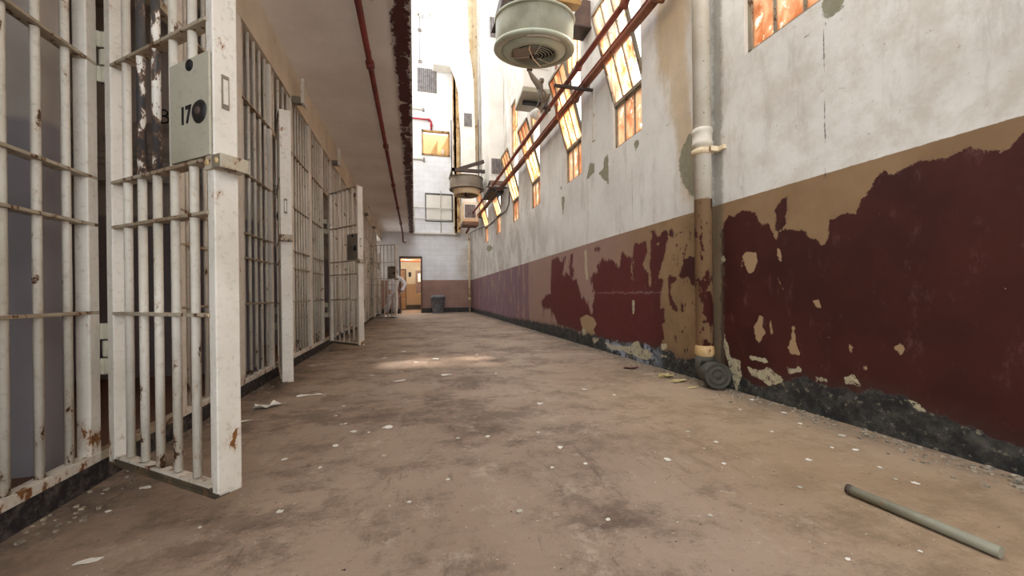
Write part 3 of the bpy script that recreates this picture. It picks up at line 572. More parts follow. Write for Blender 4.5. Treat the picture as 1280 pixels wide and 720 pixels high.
def gate(hx, hy, ex, ey, num, label, closed=False, plate='plate', dark=False, name='cell_door'):
    L = .69; ang = math.atan2(ey - hy, ex - hx)
    t = thing(name, label, 'cell door', (hx, hy, .07), ang, 'barred cell doors'); Z = 2.02
    # local x runs from hinge to lock side; local -y faces the reader of the number
    MB().box(0, .045, -.02, .02, 0, Z).build('hinge_stile', 'cream', t, .004)
    MB().box(L - .05, L - .012, -.012, .062, 0, Z).build('lock_stile', 'cream', t, .004)
    for i, x in enumerate((.117, .220, .322, .433, .546)):
        if dark and i in (1, 2):
            MB().tube([(x, 0, .04), (x, 0, 1.08)], .0135, 10).build('bar', 'bar', t)
            MB().tube([(x, 0, 1.08), (x, 0, Z)], .0135, 10).build('stripped_bar', 'greybar', t, label='steel bar with paint flaked down to dark metal')
        else: MB().tube([(x, 0, .04), (x, 0, Z)], .0135, 10).build('bar', 'bar', t)
    for z in (.575, .905, 1.075, 1.525, Z - .012):
        MB().box(.03, L - .04, -.02, .02, z, z + .012).build('crossbar', 'crossbar', t, .002)
    MB().box(0, L - .012, -.022, .024, 0, .012).box(.03, L - .04, -.02, .02, .012, .026).build('bottom_rail', 'dirtyrail', t, .002)
    MB().box(.05, L - .05, -.018, .018, .026, .034).build('bottom_ledge', 'bar', t)
    pl = MB().box(.455, L - .014, -.023, -.0145, 1.09, 1.42).build('lock_plate', plate, t, .003)
    MB().box(.445, .635, -.0145, .03, 1.10, 1.41).build('lock_case', plate, t, .003)
    Mx = Matrix.Translation((.625, -.024, 1.235)) @ Matrix.Rotation(PI / 2, 4, 'X')
    MB().lathe([(0, -.001), (.0, .004), (.030, .006), (.038, .0), (.038, -.003)], 28, Mx).build('keyhole_disc', 'black', pl)
    MB().lathe([(0, .010), (.010, .010), (.014, .006), (.0140, .0)], 20, Mx).build('keyhole', 'dark', pl)
    MB().lathe([(0, .002), (.018, .002), (.018, -.002)], 16, Matrix.Translation((.575, -.025, 1.395)) @ Matrix.Rotation(PI / 2, 4, 'X')).build('plate_hole', 'ink', pl)
    if num:
        text(num, .078, 'number', 'ink', pl, Matrix.Translation((.548, -.0238, 1.235)) @ Matrix.Rotation(PI / 2, 4, 'X') @ Matrix.Scale(.8, 4, (1, 0, 0)))
    MB().box(L - .052, L + .035, -.020, -.013, 1.045, 1.09).box(L - .012, L + .036, -.020, .066, 1.045, 1.09).build('latch_strap', 'crossbar', t, .003)
    for x in (L - .035, L + .015):
        MB().lathe([(0, .004), (.008, .003), (.010, 0)], 12, Matrix.Translation((x, -.020, 1.068)) @ Matrix.Rotation(PI / 2, 4, 'X')).build('rivet', 'rustcol', t)
    MB().box(L - .012, L - .009, .012, .034, 1.25, 1.36).build('lock_bolt_slot', 'darkplate', t); MB().box(L - .010, L - .006, .016, .030, 1.265, 1.345).build('slot_insert', 'bar', t)
    for z in (.345, 1.48):                               # knuckle hinges reaching back to the jamb
        for j, (o, w) in enumerate(((0, 1), (.068, 0), (.136, 1))):
            c0 = Vector((-.028, 0, z + o)); hp = MB().tube([c0, c0 + Vector((0, 0, .062))], .024, 14)
            if w: # leaf toward the jamb
                d = Matrix.Rotation(-ang, 3, 'Z') @ Vector((LW - .0 - hx, -.035, 0)); d2 = c0 + d.normalized() * .07
                hp.bar(c0 + Vector((0, 0, .031)), d2 + Vector((0, 0, .031)), .02, .062)
            else: hp.bar(c0 + Vector((0, 0, .031)), c0 + Vector((.04, 0, .031)), .02, .062)
            hp.build('hinge_knuckle', 'plate', t, .003)
    return t
gate(-1.14, 1.84, -.552, 1.383, '17', 'open barred cell door with black number 17 on its lock plate', dark=True)
gate(-1.155, 3.80, -.958, 3.217, '', 'open barred cell door seen edge-on, between the doors numbered 17 and 6')
gate(-1.11, 5.68, -.607, 5.09, '6', 'open barred cell door with dark lock plate numbered 6', plate='darkplate')
gate(-1.10, 11.30, -.41, 10.98, '', 'farthest open barred cell door, standing before the doorway in far wall', plate='darkplate')
for o0, w in ((OPEN0[4], 'closed barred cell door just past the open door numbered 6'), (OPEN0[5], 'closed barred cell door nearest before the farthest open door'), (OPEN0[7], 'closed barred cell door next to the far white wall')):
    gate(-1.125, o0 + .03, -1.125, o0 + 1, '', w, closed=True)
def stop_bracket(o0, label):
    t = thing('door_stop_bracket', label, 'bracket', (LW + .01, o0 + .60, 2.66), 0, 'steel brackets on the beam over the cell fronts')
    MB().box(0, .10, -.03, .03, .0, .07).build('arm', 'darkplate', t, .003); MB().box(.085, .115, -.06, .06, -.01, .24).build('stop_plate', 'bar', t, .004); MB().tube([(.09, -.05, .04), (.09, .08, .04)], .02, 12).build('roller', 'darkplate', t)
for i, (o0, l) in enumerate(zip(OPEN0[2:7], ['nearest steel bracket under cream beam, above the edge-on open door', 'steel bracket under cream beam, above the open door numbered 6', 'third steel bracket along the cream beam', 'fourth steel bracket along the cream beam', 'farthest steel bracket along the cream beam'])): stop_bracket(o0 - .02, l)
# bunk and lettering in the cells
for k, lb in ((1, 'grey ridged steel bunk folded up inside the cell behind the door numbered 17'), (2, 'grey steel bunk folded up inside the cell past the edge-on open door'), (3, 'grey steel bunk folded up inside the cell behind the door numbered 6')):
    yy = OPEN0[k] + PITCH - .10
    t = thing('wall_bunk', lb, 'bunk', (-2.35, yy, 1.62), 0, 'steel bunks in the cells')
    MB().box(-.95, .95, -.09, 0, 0, .035).build('bunk_pan', 'concrete_bunk', t, .005); MB().box(-.95, .95, -.11, -.09, -.03, .05).build('front_rail', 'concrete_bunk', t, .004)
    for r in range(4): MB().box(-.9, .9, -.040, -.03, .06 + r * .05, .068 + r * .05).build('panel_ridge', 'plate', t)
    MB().box(-.95, .95, -.03, 0, .03, .46).build('wall_panel', 'concrete_bunk', t)
    for x in (-.8, .8): MB().tube([(x, -.085, .02), (x, -.045, .42)], .008, 8).build('support_chain', 'dark', t)
t = OPEN0[1] + PITCH - .13
p = at(207, 152, 1, t - .001)
lt = thing('cell_letter', 'black letter B on the folded bunk inside cell numbered 17', 'letter', (p[0] + .022, t - .045, p[2] + .02)); gl = MB().tube([(-.035, -.004, -.06), (-.035, -.004, .06)], .009, 8)
gl.tube([(-.035, -.004, .06), (.0, -.004, .058), (.022, -.004, .045), (.022, -.004, .018), (.0, -.004, .004), (-.035, -.004, .003)], .008, 8).tube([(.0, -.004, .004), (.03, -.004, -.012), (.034, -.004, -.040), (.01, -.004, -.058), (-.035, -.004, -.06)], .008, 8)
gl.build('letter_mark', 'ink', lt); lt.scale = (.72, 1, .85)

# ------------------------------------------------------------ pipes
def pipe(name, pts, r, mat, label, couplings=(), n=14, group=None, cat='pipe', clr=1.35):
    t = thing(name, label, cat, pts[0], 0, group); o = Vector(pts[0]); P = [Vector(p) - o for p in pts]
    MB().tube(P, r, n).build('pipe_run', mat, t)
    for c in couplings:
        c = Vector(c) - o; best = min(range(len(P) - 1), key=lambda i: ((P[i] + P[i + 1]) / 2 - c).length); d = (P[best + 1] - P[best]).normalized()
        MB().tube([c - d * r * 1.6, c - d * r * 1.4, c + d * r * 1.4, c + d * r * 1.6], [r * 1.05, r * clr, r * clr, r * 1.05], n).build('coupling', mat, t)
    return t
PZ = 3.32
pA = pipe('wall_pipe', [(1.87, 2.75, 9), (1.87, 2.75, PZ + .05), (1.87, 2.80, PZ), (1.87, 14.2, PZ), (1.84, 14.5, PZ - .03), (1.65, 14.6, PZ - .15)], .030, 'rust_pipe', 'thinner dark red pipe running along the windowed wall', [(1.87, y, PZ) for y in (3.1, 4.1, 6.4, 8.5, 10.6, 12.5)])
pB = pipe('wall_pipe', [(2.10, 2.75, 9), (2.10, 2.75, PZ + .05), (2.10, 2.82, PZ - .02), (2.10, 14.2, PZ - .02), (2.08, 14.6, PZ - .05), (1.95, 14.7, PZ - .30)], .044, 'brown_pipe', 'thicker rusty brown pipe running along the windowed wall', [(2.10, y, PZ - .02) for y in (2.9, 4.7, 6.9, 9.2, 11.3, 13.2)], clr=1.3)
pipe('wall_pipe', [(2.0, 2.75, PZ - .07), (2.0, 14.2, PZ - .07)], .011, 'rust_pipe', 'thinnest rusty line between the two wall pipes')
for y, l in ((4.40, 'nearest steel bracket holding the wall pipes, beside second window'), (8.95, 'middle steel bracket holding the wall pipes, beyond the window row centre'), (12.6, 'farthest steel bracket holding the wall pipes')):
    t = thing('pipe_bracket', l, 'bracket', (RW, y, PZ - .10)); MB().box(-.52, 0, -.018, .018, 0, .03).build('arm', 'dark', t, .002); MB().box(-.012, 0, -.03, .03, -.62, .04).build('wall_plate', 'bar', t, .002)
    MB().ring((-.33, 0, .07), .036, .006, 'y').build('clamp', 'dark', t); MB().ring((-.10, 0, .07), .05, .006, 'y').build('clamp', 'dark', t)
rp = [at(452, 0, 2, CEIL - .13)]
rx = -.385
t = pipe('ceiling_sprinkler_pipe', [(rx, -3.4, CEIL - .13), (rx, 14.72, CEIL - .13), (rx, 14.8, CEIL - .17), (rx, 14.8, CEIL - .38), (rx + .10, 14.8, CEIL - .42)], .027, 'red_pipe', 'dark red pipe running along the underside of walkway ceiling', [(rx, y, CEIL - .13) for y in (3.9, 6.0, 8.1, 10.2, 12.4)], clr=1.5)
for y in (3.9, 6.0, 8.1, 10.2, 12.4): MB().bar((0, y + 3.4, .03), (0, y + 3.4, .13), .02, .02).build('hanger', 'red_pipe', t)
# big vertical drain pipe
vx, vy = 2.122, 2.455
s = NT('two_tone_drain_pipe'); x, y, z = s.xyz()
w = s.mix(s.step(s.noise(3, 6), .3, .7), srgb(212, 204, 190), srgb(190, 180, 160)); w = s.mix(s.step(s.noise(26, 6, .7), .62, .68), w, srgb(124, 104, 78))
tn = s.mix(s.noise(3, 6), srgb(156, 126, 94), srgb(128, 100, 70)); rd = s.step(s.math('ADD', s.noise(9, 7, .72, stretch=(1, 1, .5)), s.math('MULTIPLY', s.step(y, vy + .02, vy - .06), .11)), .60, .61)
rd2 = s.step(s.math('ADD', s.math('MULTIPLY', s.math('SUBTRACT', x, vx + .035), 9), s.math('SUBTRACT', s.noise(7, 6, .7, stretch=(1, 1, .6), off=(0, 0, 3)), .52)), 0, .02)
tn = s.mix(s.math('MAXIMUM', rd, rd2), tn, srgb(76, 28, 24))
c = s.mix(s.step(z, 1.392, 1.40), tn, w); c = s.mix(s.step(s.math('ADD', z, s.math('MULTIPLY', s.noise(14, 5), .2)), .30, .22), c, srgb(56, 50, 42)); s.bump(s.noise(20, 6, .7), .4, .004); M['drainpipe'] = s.set(c, .6)
t = thing('drain_pipe', 'thick vertical drain pipe, white above and tan below, against the wall', 'pipe', (vx, vy, 0))
MB().tube([(0, 0, .16), (0, 0, 9)], .062, 28).build('pipe_run', 'drainpipe', t)
MB().lathe([(.062, 1.93), (.070, 1.925), (.074, 1.90), (.068, 1.885), (.068, 1.83), (.073, 1.825), (.073, 1.80), (.062, 1.79)], 28).build('pipe_collar', 'drainpipe', t)
MB().lathe([(.062, 1.775), (.076, 1.77), (.076, 1.735), (.062, 1.73)], 28).box(-.01, .076, -.10, -.06, 1.735, 1.77).box(.05, .076, -.15, -.06, 1.738, 1.768).build('wall_clamp', 'palecol', t)
MB().lathe([(.062, .30), (.068, .29), (.070, .24), (.062, .22)], 28).build('pipe_collar', 'rustcol', t, label='rusty orange ring at the foot of the pipe')
s = NT('mouldy_iron'); c = s.mix(s.noise(18, 6, .75), srgb(34, 32, 28), srgb(80, 74, 60)); s.bump(s.noise(24, 6, .75), .8, .006); M['mould'] = s.set(c, .7)
dco = at(897, 470, 1, vy - .16)
e = Vector((dco[0] - vx, -.16, dco[2]))
MB().tube([(0, 0, .22), (0, 0, .14), (0, -.03, .11), (e.x * .6, -.09, .11), (e.x, -.15, e.z)], [.066, .07, .075, .085, .085], 24).build('elbow', 'mould', t)
Mx = Matrix.Translation(e) @ Matrix.Rotation(PI / 2 - .1, 4, 'X') @ Matrix.Rotation(-.35, 4, 'Y')
MB().lathe([(0, .012), (.018, .012), (.020, .006), (.04, .006), (.043, .012), (.06, .012), (.064, .005), (.078, .007), (.086, .014), (.092, .006), (.092, -.05)], 32, Mx).build('cleanout_plug', 'mould', t)
# corner pipe at the far wall
pipe('corner_pipe', [(2.08, 14.86, .0), (2.08, 14.86, 3.05)], .035, 'palecol', 'slim cream vertical pipe in the far right corner', [(2.08, 14.86, 1.9), (2.08, 14.86, .5)])
# black cable sagging on the right wall
cab = [(575, 303), (585, 293), (598, 286), (612, 281), (622, 272), (633, 263), (636, 255), (637, 240)]
pp = []
for x, y in cab:
    q_ = at(x, y, 0, RW - .02)
    if q_[1] > 14.9: q_ = at(x, y, 1, 14.9)
    pp.append(tuple(q_))
MB().tube(pp[1:], .012, 8).build('wall_cable', 'black', None, label='thin black cable sagging across the windowed wall near its far end', category='cable')

# ------------------------------------------------------------ round fan heaters
def fan_unit(loc, tilt, label, drum, rim, R=.432, hh=.30, cone=.04):
    t = thing('hanging_fan_heater', label, 'fan heater', loc); t.rotation_euler = (tilt, 0, 0)
    MB().lathe([(0, hh), (R * .97, hh), (R, hh - .01), (R, .03)], 64).build('drum_housing', drum, t)
    MB().ring((0, 0, hh - .005), R, .014, n=64).build('top_rim', rim, t)
    MB().lathe([(R, .03), (R + .018, .025), (R + .02, .0), (R - .0, -.012), (R - .06, -.015), (R - .07, .0)], 64).build('bottom_rim', rim, t)
    ir = R * .62 if cone < .1 else R * .70
    MB().lathe([(R - .07, .0), (R - .09, -.004 - cone * .3), (ir + .03, -cone), (ir, -cone - .01), (ir - .015, -cone + .005), (ir - .02, .03)], 64).build('air_cone', rim if cone < .1 else 'palecol', t)
    MB().lathe([(0, .02), (ir - .015, .02)], 48).build('inner_disc', 'black', t)
    for k in range(6):
        r = .06 + (ir - .08) * k / 5; MB().ring((0, 0, -cone - .005), r, .0035, n=48, k=6).build('guard_ring', 'rim' if cone < .1 else 'dark', t)
    for a in (0.5, 2.6, 4.7): MB().bar((0, 0, -cone - .012), (math.cos(a) * ir, math.sin(a) * ir, -cone - .012), .012, .006).build('guard_spoke', 'plate', t)
    MB().lathe([(0, -cone - .03), (.045, -cone - .03), (.05, -cone - .0), (.045, .04)], 24).build('motor_cap', 'dark', t)
    return t
f1 = fan_unit((1.335, 4.12, 3.43), math.radians(9), 'large round grey-green fan heater hanging nearest, with louvred round guard', 'drum', 'rim')
MB().prism([(.43 * math.cos(a) * f, .43 * math.sin(a) * f, -.02) for a, f in ((-2.05, .93), (-1.8, .94), (-1.55, .945), (-1.3, .94), (-1.1, .93), (-1.1, .87), (-1.3, .88), (-1.55, .885), (-1.8, .88), (-2.05, .87))], (0, 0, .004)).build('rating_strip', 'paper', f1)
MB().prism([(-.27, -.09, -.052), (-.04, -.2, -.052), (.0, -.02, -.052), (-.06, .14, -.052), (-.2, .1, -.052)], (0, 0, .004)).build('hanging_baffle', 'drum2', f1)
MB().tube([(-.12, -.30, -.01), (-.1, -.16, -.06), (0, 0, -.085), (.14, .18, -.07)], .006, 8).build('loose_wire', 'palecol', f1)
MB().box(-.20, .42, -.30, -.16, .385, .455).build('mounting_board', 'wood', f1, .004); MB().box(-.2, .40, .02, .16, .345, .415).build('mounting_board', 'wood', f1, .004)
MB().prism([(-.42, -.1, .31), (-.18, -.1, .33), (-.18, -.1, .80), (-.30, -.1, .80)], (0, .5, 0)).build('side_bracket', 'dark', f1)
for x, y in ((-.28, -.1), (.28, -.1), (0, .2)): MB().tube([(x, y, .29), (x, y, 1.6)], .012, 8).build('hanger_rod', 'dark', f1)
f2 = fan_unit((1.36, 10.05, 3.42), 0, 'round grey fan heater hanging farther off, under a brown bracket', 'drum2', 'darkplate', hh=.30, cone=.13)
MB().box(-.42, .42, -.42, -.34, .36, .44).box(-.42, -.34, -.42, .40, .36, .44).build('mounting_frame', 'dark', f2, .004); MB().bar((-.25, -.38, .42), (.40, -.38, .66), .06, .08).build('brace', 'dark', f2)
for x in (-.38, .3): MB().box(x - .02, x + .02, -.40, -.36, .28, .38).build('hanger_tab', 'paper', f2)
MB().tube([(-.38, 0, .42), (-.38, 0, 1.8)], .012, 8).build('hanger_rod', 'dark', f2); MB().tube([(.3, -.2, .3), (.3, -.2, 1.8)], .012, 8).build('hanger_rod', 'dark', f2)
# pipework under the nearer heater (gas cock, elbows and flood lamp)
def P1(x, y, Y=5.0): p = at(x, y, 1, Y); return tuple(p)
t = thing('valve_assembly', 'rusty cluster of valves and elbows hanging under the nearest fan heater', 'valve', P1(662, 84)); o = Vector(P1(662, 84))
def rel(L): return [Vector(P1(*p)) - o for p in L]
MB().tube(rel([(662, 78), (662, 90), (666, 97), (673, 106), (676, 116), (680, 126)]), [.03, .022, .035, .045, .03, .02], 12).build('supply_pipe', 'darkplate', t)
MB().tube(rel([(662, 80), (662, 88)]), [.04, .04], 8).build('union_nut', 'dark', t)
MB().tube(rel([(675, 101), (679, 101)]), [.035, .035], 10).tube(rel([(677, 100), (678, 112), (682, 116), (682, 138)]), .014, 10).build('elbow_pipe', 'darkplate', t)
MB().tube(rel([(674, 112), (678, 128)]), [.03, .025], 10).build('valve_body', 'darkplate', t)
MB().tube(rel([(679, 133), (687, 137)]), [.035, .03], 10).tube(rel([(683, 128), (683, 142)]), .022, 8).build('tee_joint', 'dark', t)
MB().ring(tuple(rel([(685, 136)])[0]), .035, .008, 'y', 20, 6).build('hand_wheel', 'dark', t)
t = thing('flood_lamp', 'pale round flood lamp below the valves under the nearest heater', 'lamp', P1(670, 141)); o = Vector(P1(670, 141))
MB().lathe([(0, .05), (.035, .05), (.06, .0), (.075, -.06), (.07, -.065), (0, -.05)], 24, Matrix.Rotation(.9, 4, 'X') @ Matrix.Rotation(.4, 4, 'Y')).build('lamp_shade', 'paper', t)
MB().tube([(0, 0, .03), tuple(Vector(P1(674, 126)) - o)], .012, 8).build('arm', 'dark', t)
p0, p1 = P1(695, 76, 5.2), P1(700, 150, 5.2)
pipe('drop_rod', [(p0[0], 5.2, 4.6), (p0[0], 5.2, p1[2])], .018, 'brown_pipe', 'slim brown vertical rod hanging beside the nearest fan heater', [(p0[0], 5.2, P1(697, 109, 5.2)[2]), (p0[0], 5.2, P1(697, 130, 5.2)[2])], clr=1.6)
# timber and steel bracket on wall above the nearer heater
t = thing('wall_beam_bracket', 'brown boxed beam end with white brace on the upper windowed wall', 'beam', (RW, 4.5, 4.05))
MB().box(-.30, 0, -.06, .16, 0, .34).build('beam_end', 'doorframe', t, .004); MB().box(-.34, 0, -.08, .18, -.02, 0).build('bottom_plate', 'dark', t); MB().bar((-.30, -.05, .05), (-.02, -.05, .55), .03, .05).build('brace', 'duct', t)

# ------------------------------------------------------------ white air ducts
def grille(parent, x0, x1, y, z0, z1, vertical=True, n=12):
    MB().box(x0 - .03, x1 + .03, y - .012, y, z0 - .03, z1 + .03).build('grille_frame', 'duct', parent)
    g = MB().box(x0, x1, y - .016, y - .011, z0, z1).build('grille_back', 'grillegap', parent); sl = MB()
    for i in range(n):
        k = (i + .5) / n; xx = x0 + (x1 - x0) * k; sl.box(xx - (x1 - x0) / n * .28, xx + (x1 - x0) / n * .28, y - .026, y - .014, z0, z1)
    sl.build('grille_slat', 'grille', parent)
t = thing('air_duct', 'white air duct on the windowed wall directly behind nearest fan heater', 'duct', (1.73, 5.9, 0))
MB().prism([(0, 0, 4.02), (0, 0, 9), (0, .5, 9), (0, .5, 3.92)], (RW - 1.73, 0, 0)).build('duct_body', 'duct', t, .004); grille(t, .06, .40, 0, 4.36, 4.75, n=8)
MB().prism([(-.01, 0, 4.02), (-.01, .5, 3.92), (-.01, .5, 3.86), (-.01, .02, 3.96)], (RW - 1.73, 0, 0)).build('underside', 'plate', t); MB().box(.06, .36, .2, .28, 3.86, 3.90).build('outlet_slot', 'ink', t)
t = thing('air_duct', 'tall white air duct with two grilles, partly hiding farther fan heater', 'duct', (1.83, 9.3, 0))
MB().prism([(0, 0, 3.36), (0, 0, 12), (0, 1.0, 12), (0, 1.0, 3.30)], (RW - 1.83, 0, 0)).build('duct_body', 'duct', t, .004)
grille(t, .05, .34, 0, 3.66, 4.04, n=7); grille(t, .05, .34, 0, 7.03, 7.53, n=7)
MB().prism([(.0, -.005, 3.50), (.0, -.005, 3.38), (.0, .25, 3.36), (.0, .25, 3.46)], (RW - 1.83, 0, 0)).build('brown_sill', 'ductbottom', t); MB().box(.01, .36, .05, .95, 3.24, 3.32).build('outlet_hood', 'ink', t)
t = thing('air_duct', 'curved white air duct descending near the far wall corner', 'duct', (0, 12.4, 0))
L_ = [(1.06, 12), (1.06, 9.3), (1.09, 8.8), (1.22, 8.3), (1.40, 7.85), (1.50, 7.4), (1.51, 6.9), (1.56, 6.0), (1.56, 3.35)]
R_ = [(1.76, 12), (1.78, 9.5), (1.80, 9.0), (1.83, 8.5), (1.90, 8.1), (1.95, 7.6), (1.96, 7.0), (1.98, 6.0), (1.98, 3.35)]
vs = [(a, y, z) for (a, z) in L_ for y in (0, .45)] + [(a, y, z) for (a, z) in R_ for y in (0, .45)]; n_ = len(L_); fs = []
for i in range(n_ - 1):
    a0, a1, b0, b1 = 2 * i, 2 * i + 2, 2 * n_ + 2 * i, 2 * n_ + 2 * i + 2
    fs += [(a0, a1, b1, b0), (a0 + 1, b0 + 1, b1 + 1, a1 + 1), (a0, a0 + 1, a1 + 1, a1), (b0, b1, b1 + 1, b0 + 1)]
fs += [(0, 2 * n_, 2 * n_ + 1, 1), (2 * n_ - 2, 2 * n_ - 1, 4 * n_ - 1, 4 * n_ - 2)]
d_ = MB(); d_._add(vs, fs, False); d_.build('duct_body', 'duct', t); grille(t, 1.62, 1.88, 0, 6.12, 6.55, n=5)
MB().box(1.53, 2.05, -.08, .47, 3.04, 3.66).build('outlet_box', 'palecol', t, .005); grille(t, 1.60, 1.95, -.08, 3.16, 3.58, n=7); MB().box(1.53, 2.05, -.10, .47, 2.92, 3.04).build('outlet_sill', 'ductbottom', t, .005)
t = thing('air_duct', 'short white boxed duct end on the upper far wall above vent', 'duct', (.78, 14.5, 9.25)); MB().box(0, .70, 0, .48, 0, 3.0).build('duct_body', 'duct', t, .005); MB().box(-.02, .705, -.02, .48, .7, .74).build('duct_flange', 'duct', t)
# columns
t = thing('peeling_column', 'narrow rusty brown column against the upper far wall', 'column', (1.62, 14.72, 3.06)); MB().box(-.09, .0, 0, .26, 0, 9.0).build('web', 'rustcol', t, .004); MB().box(-.12, .12, 0, .03, 0, 9.0).build('flange', 'rustcol', t, .004)
t = thing('peeling_column', 'wider peeling cream column in the far corner of windowed wall', 'column', (2.0, 13.2, 5.2)); MB().tube([(-.02, 0, 0), (-.02, 0, 7)], .10, 18).build('riser_pipe', 'palecol', t); MB().tube([(-.22, .05, 0), (-.22, .05, 7)], .06, 14).build('riser_pipe', 'rustcol', t); MB().box(.06, .2, -.05, .15, 0, 7).build('flange', 'palecol', t)
# far wall fittings
t = thing('wall_vent', 'large square grey vent high on the far white wall', 'vent', (0, FY, 0)); grille(t, .20, .93, 0, 8.42, 9.33, n=15)
t = thing('window_outline', 'dark empty frame on the far wall above the ledge', 'frame', (0, FY, 0)); mb = MB()
for b in ((.44, .47, 3.52, 4.56), (1.44, 1.48, 3.52, 4.56), (.44, 1.48, 4.53, 4.57), (.44, 1.48, 3.50, 3.53)): mb.box(b[0], b[1], -.03, 0, b[2], b[3])
mb.build('frame', 'ink', t); MB().box(.47, 1.44, -.008, 0, 3.53, 4.53).build('panel', 'whitewall', t)
t = thing('guard_rail', 'thin pale railing standing on the ledge of far wall', 'railing', (0, FY - .07, 3.06))
MB().tube([(.02, 0, .93), (1.76, 0, .93)], .016, 8).build('top_rail', 'plate', t); MB().tube([(.02, 0, .5), (1.76, 0, .5)], .012, 8).build('mid_rail', 'plate', t)
for x in (.03, 1.02, 1.75): MB().tube([(x, 0, 0), (x, 0, .93)], .014, 8).build('post', 'plate', t)
MB().tube([(1.02, 0, .93), (1.02, 0, 1.6)], .014, 8).build('post_extension', 'plate', t)
pipe('red_wall_pipe', [(-.02, 14.93, 7.36), (.60, 14.93, 7.36), (.70, 14.93, 7.30), (.70, 14.93, 6.98)], .035, 'bright_red', 'short bright red elbow pipe on the upper far wall', [(.70, 14.93, 7.15), (.62, 14.93, 7.35)])
for x, z, l in ((.3, 7.72, 'upper small grey latch arm on the far wall, under the vent'), (.3, 5.82, 'lower small grey latch arm on the far wall, under the lit window')):
    t = thing('latch_arm', l, 'latch', (x, FY, z)); MB().box(-.28, .1, -.05, 0, 0, .04).build('arm', 'plate', t, .004); MB().box(.08, .15, -.07, 0, -.05, .08).build('catch', 'grille', t, .004)
t = thing('cable_conduit', 'thin vertical conduit with boxes high on far wall, left of ducts', 'conduit', (.30, 14.95, 9.5)); MB().tube([(0, 0, 0), (.02, 0, 2.6)], .012, 6).tube([(.1, 0, 0), (.14, 0, 2.4)], .008, 6).build('conduit_run', 'darkplate', t)
for z in (.0, 1.2, 1.8): MB().box(-.06, .08, -.03, .03, z, z + .09).build('box', 'darkplate', t)
t = thing('twin_spot_lamp', 'white twin-headed emergency lamp at top of the far wall', 'lamp', (.36, 14.88, 11.35)); MB().box(-.05, .05, -.02, .1, -.1, .06).build('base', 'paper', t)
for sx in (-1, 1): MB().lathe([(0, .12), (.10, .10), (.16, .0), (0, -.03)], 20, Matrix.Translation((sx * .22, -.05, 0)) @ Matrix.Rotation(PI / 2, 4, 'X')).build('lamp_head', 'paper', t)

# rubbish bin
t = thing('rubbish_bin', 'grey round dustbin with lid rim against far wall beside doorway', 'bin', (.86, 14.66, 0))
MB().lathe([(0, 0), (.205, 0), (.215, .02), (.245, .56), (.262, .565), (.262, .60), (.245, .60)], 36).build('bin_body', 'bin', t); MB().lathe([(.268, .60), (.272, .615), (.268, .63), (.20, .66), (.10, .672), (0, .674)], 36).build('lid', 'bin', t)
for k in range(3): MB().ring((0, 0, .15 + .15 * k), .222 + .014 * k, .006, n=36, k=6).build('rib', 'bin', t)
for sx in (-1, 1): MB().tube([(sx * .25, -.06, .50), (sx * .30, -.05, .52), (sx * .30, .05, .52), (sx * .25, .06, .50)], .009, 8).build('handle', 'bin', t)

# ------------------------------------------------------------ person in white beyond the farthest door
def skin(name, verts, edges, radii, mat, parent, root=0, sub=2):
    bm = bmesh.new(); ly = bm.verts.layers.skin.verify(); V = [bm.verts.new(v) for v in verts]
    for v, r in zip(V, radii): v[ly].radius = (r, r) if not isinstance(r, tuple) else r
    V[root][ly].use_root = True
    for a, b in edges: bm.edges.new((V[a], V[b]))
    me = bpy.data.meshes.new(name); bm.to_mesh(me); bm.free(); me.materials.append(M[mat]); o = bpy.data.objects.new(name, me); C.objects.link(o); o.parent = parent
    o.modifiers.new('skin', 'SKIN').use_smooth_shade = True; sb = o.modifiers.new('sub', 'SUBSURF'); sb.levels = sb.render_levels = sub
    return o
PY = 12.1
base = at(489, 394, 1, PY)
px0 = base[0]
per = thing('person', 'person in white clothes with crimson sash, hand on hip, behind farthest cell door', 'person', (px0, PY, 0))
def J(x, y, dy=0.0): p = at(x, y, 1, PY); return (p[0] - px0, dy, p[2])
hip = J(491, 366)
jt = {'pel': hip, 'wai': J(492.5, 360), 'che': J(495, 352, .01), 'nek': J(494.5, 346, -.02), 'hed': J(492.8, 343.2, -.06), 'crn': J(491.5, 338.4, -.08),
      'shr': J(500.0, 346.5, .0), 'elr': J(506.5, 355.5, .05), 'war': J(501.0, 366.0, .0), 'shl': J(490.5, 346.8, 0), 'ell': J(486.5, 356, -.12), 'wal': J(488, 363, -.26),
      'hpr': J(494, 368, 0), 'knr': J(494.5, 380, -.06), 'anr': J(494, 391.5, .03), 'tor': J(493.2, 393.6, -.13), 'hpl': J(488.3, 368, 0), 'knl': J(485.5, 380, -.04), 'anl': J(482, 391, .05), 'tol': J(480.0, 393.3, -.10)}
ks = list(jt); ix = {k: i for i, k in enumerate(ks)}
rad = dict(pel=(.12, .09), wai=(.105, .08), che=(.135, .09), nek=.05, hed=.075, crn=.07, shr=.05, elr=.036, war=.024, shl=.05, ell=.036, wal=.024, hpr=.075, knr=.052, anr=.034, tor=.03, hpl=.075, knl=.052, anl=.034, tol=.03)
E_ = [('pel', 'wai'), ('wai', 'che'), ('che', 'nek'), ('nek', 'hed'), ('hed', 'crn'), ('che', 'shr'), ('shr', 'elr'), ('elr', 'war'), ('che', 'shl'), ('shl', 'ell'), ('ell', 'wal'), ('pel', 'hpr'), ('hpr', 'knr'), ('knr', 'anr'), ('anr', 'tor'), ('pel', 'hpl'), ('hpl', 'knl'), ('knl', 'anl'), ('anl', 'tol')]
verts_ = [jt[k] for k in ks]; ed = [(ix[a], ix[b]) for a, b in E_]; rr_ = [rad[k] for k in ks]
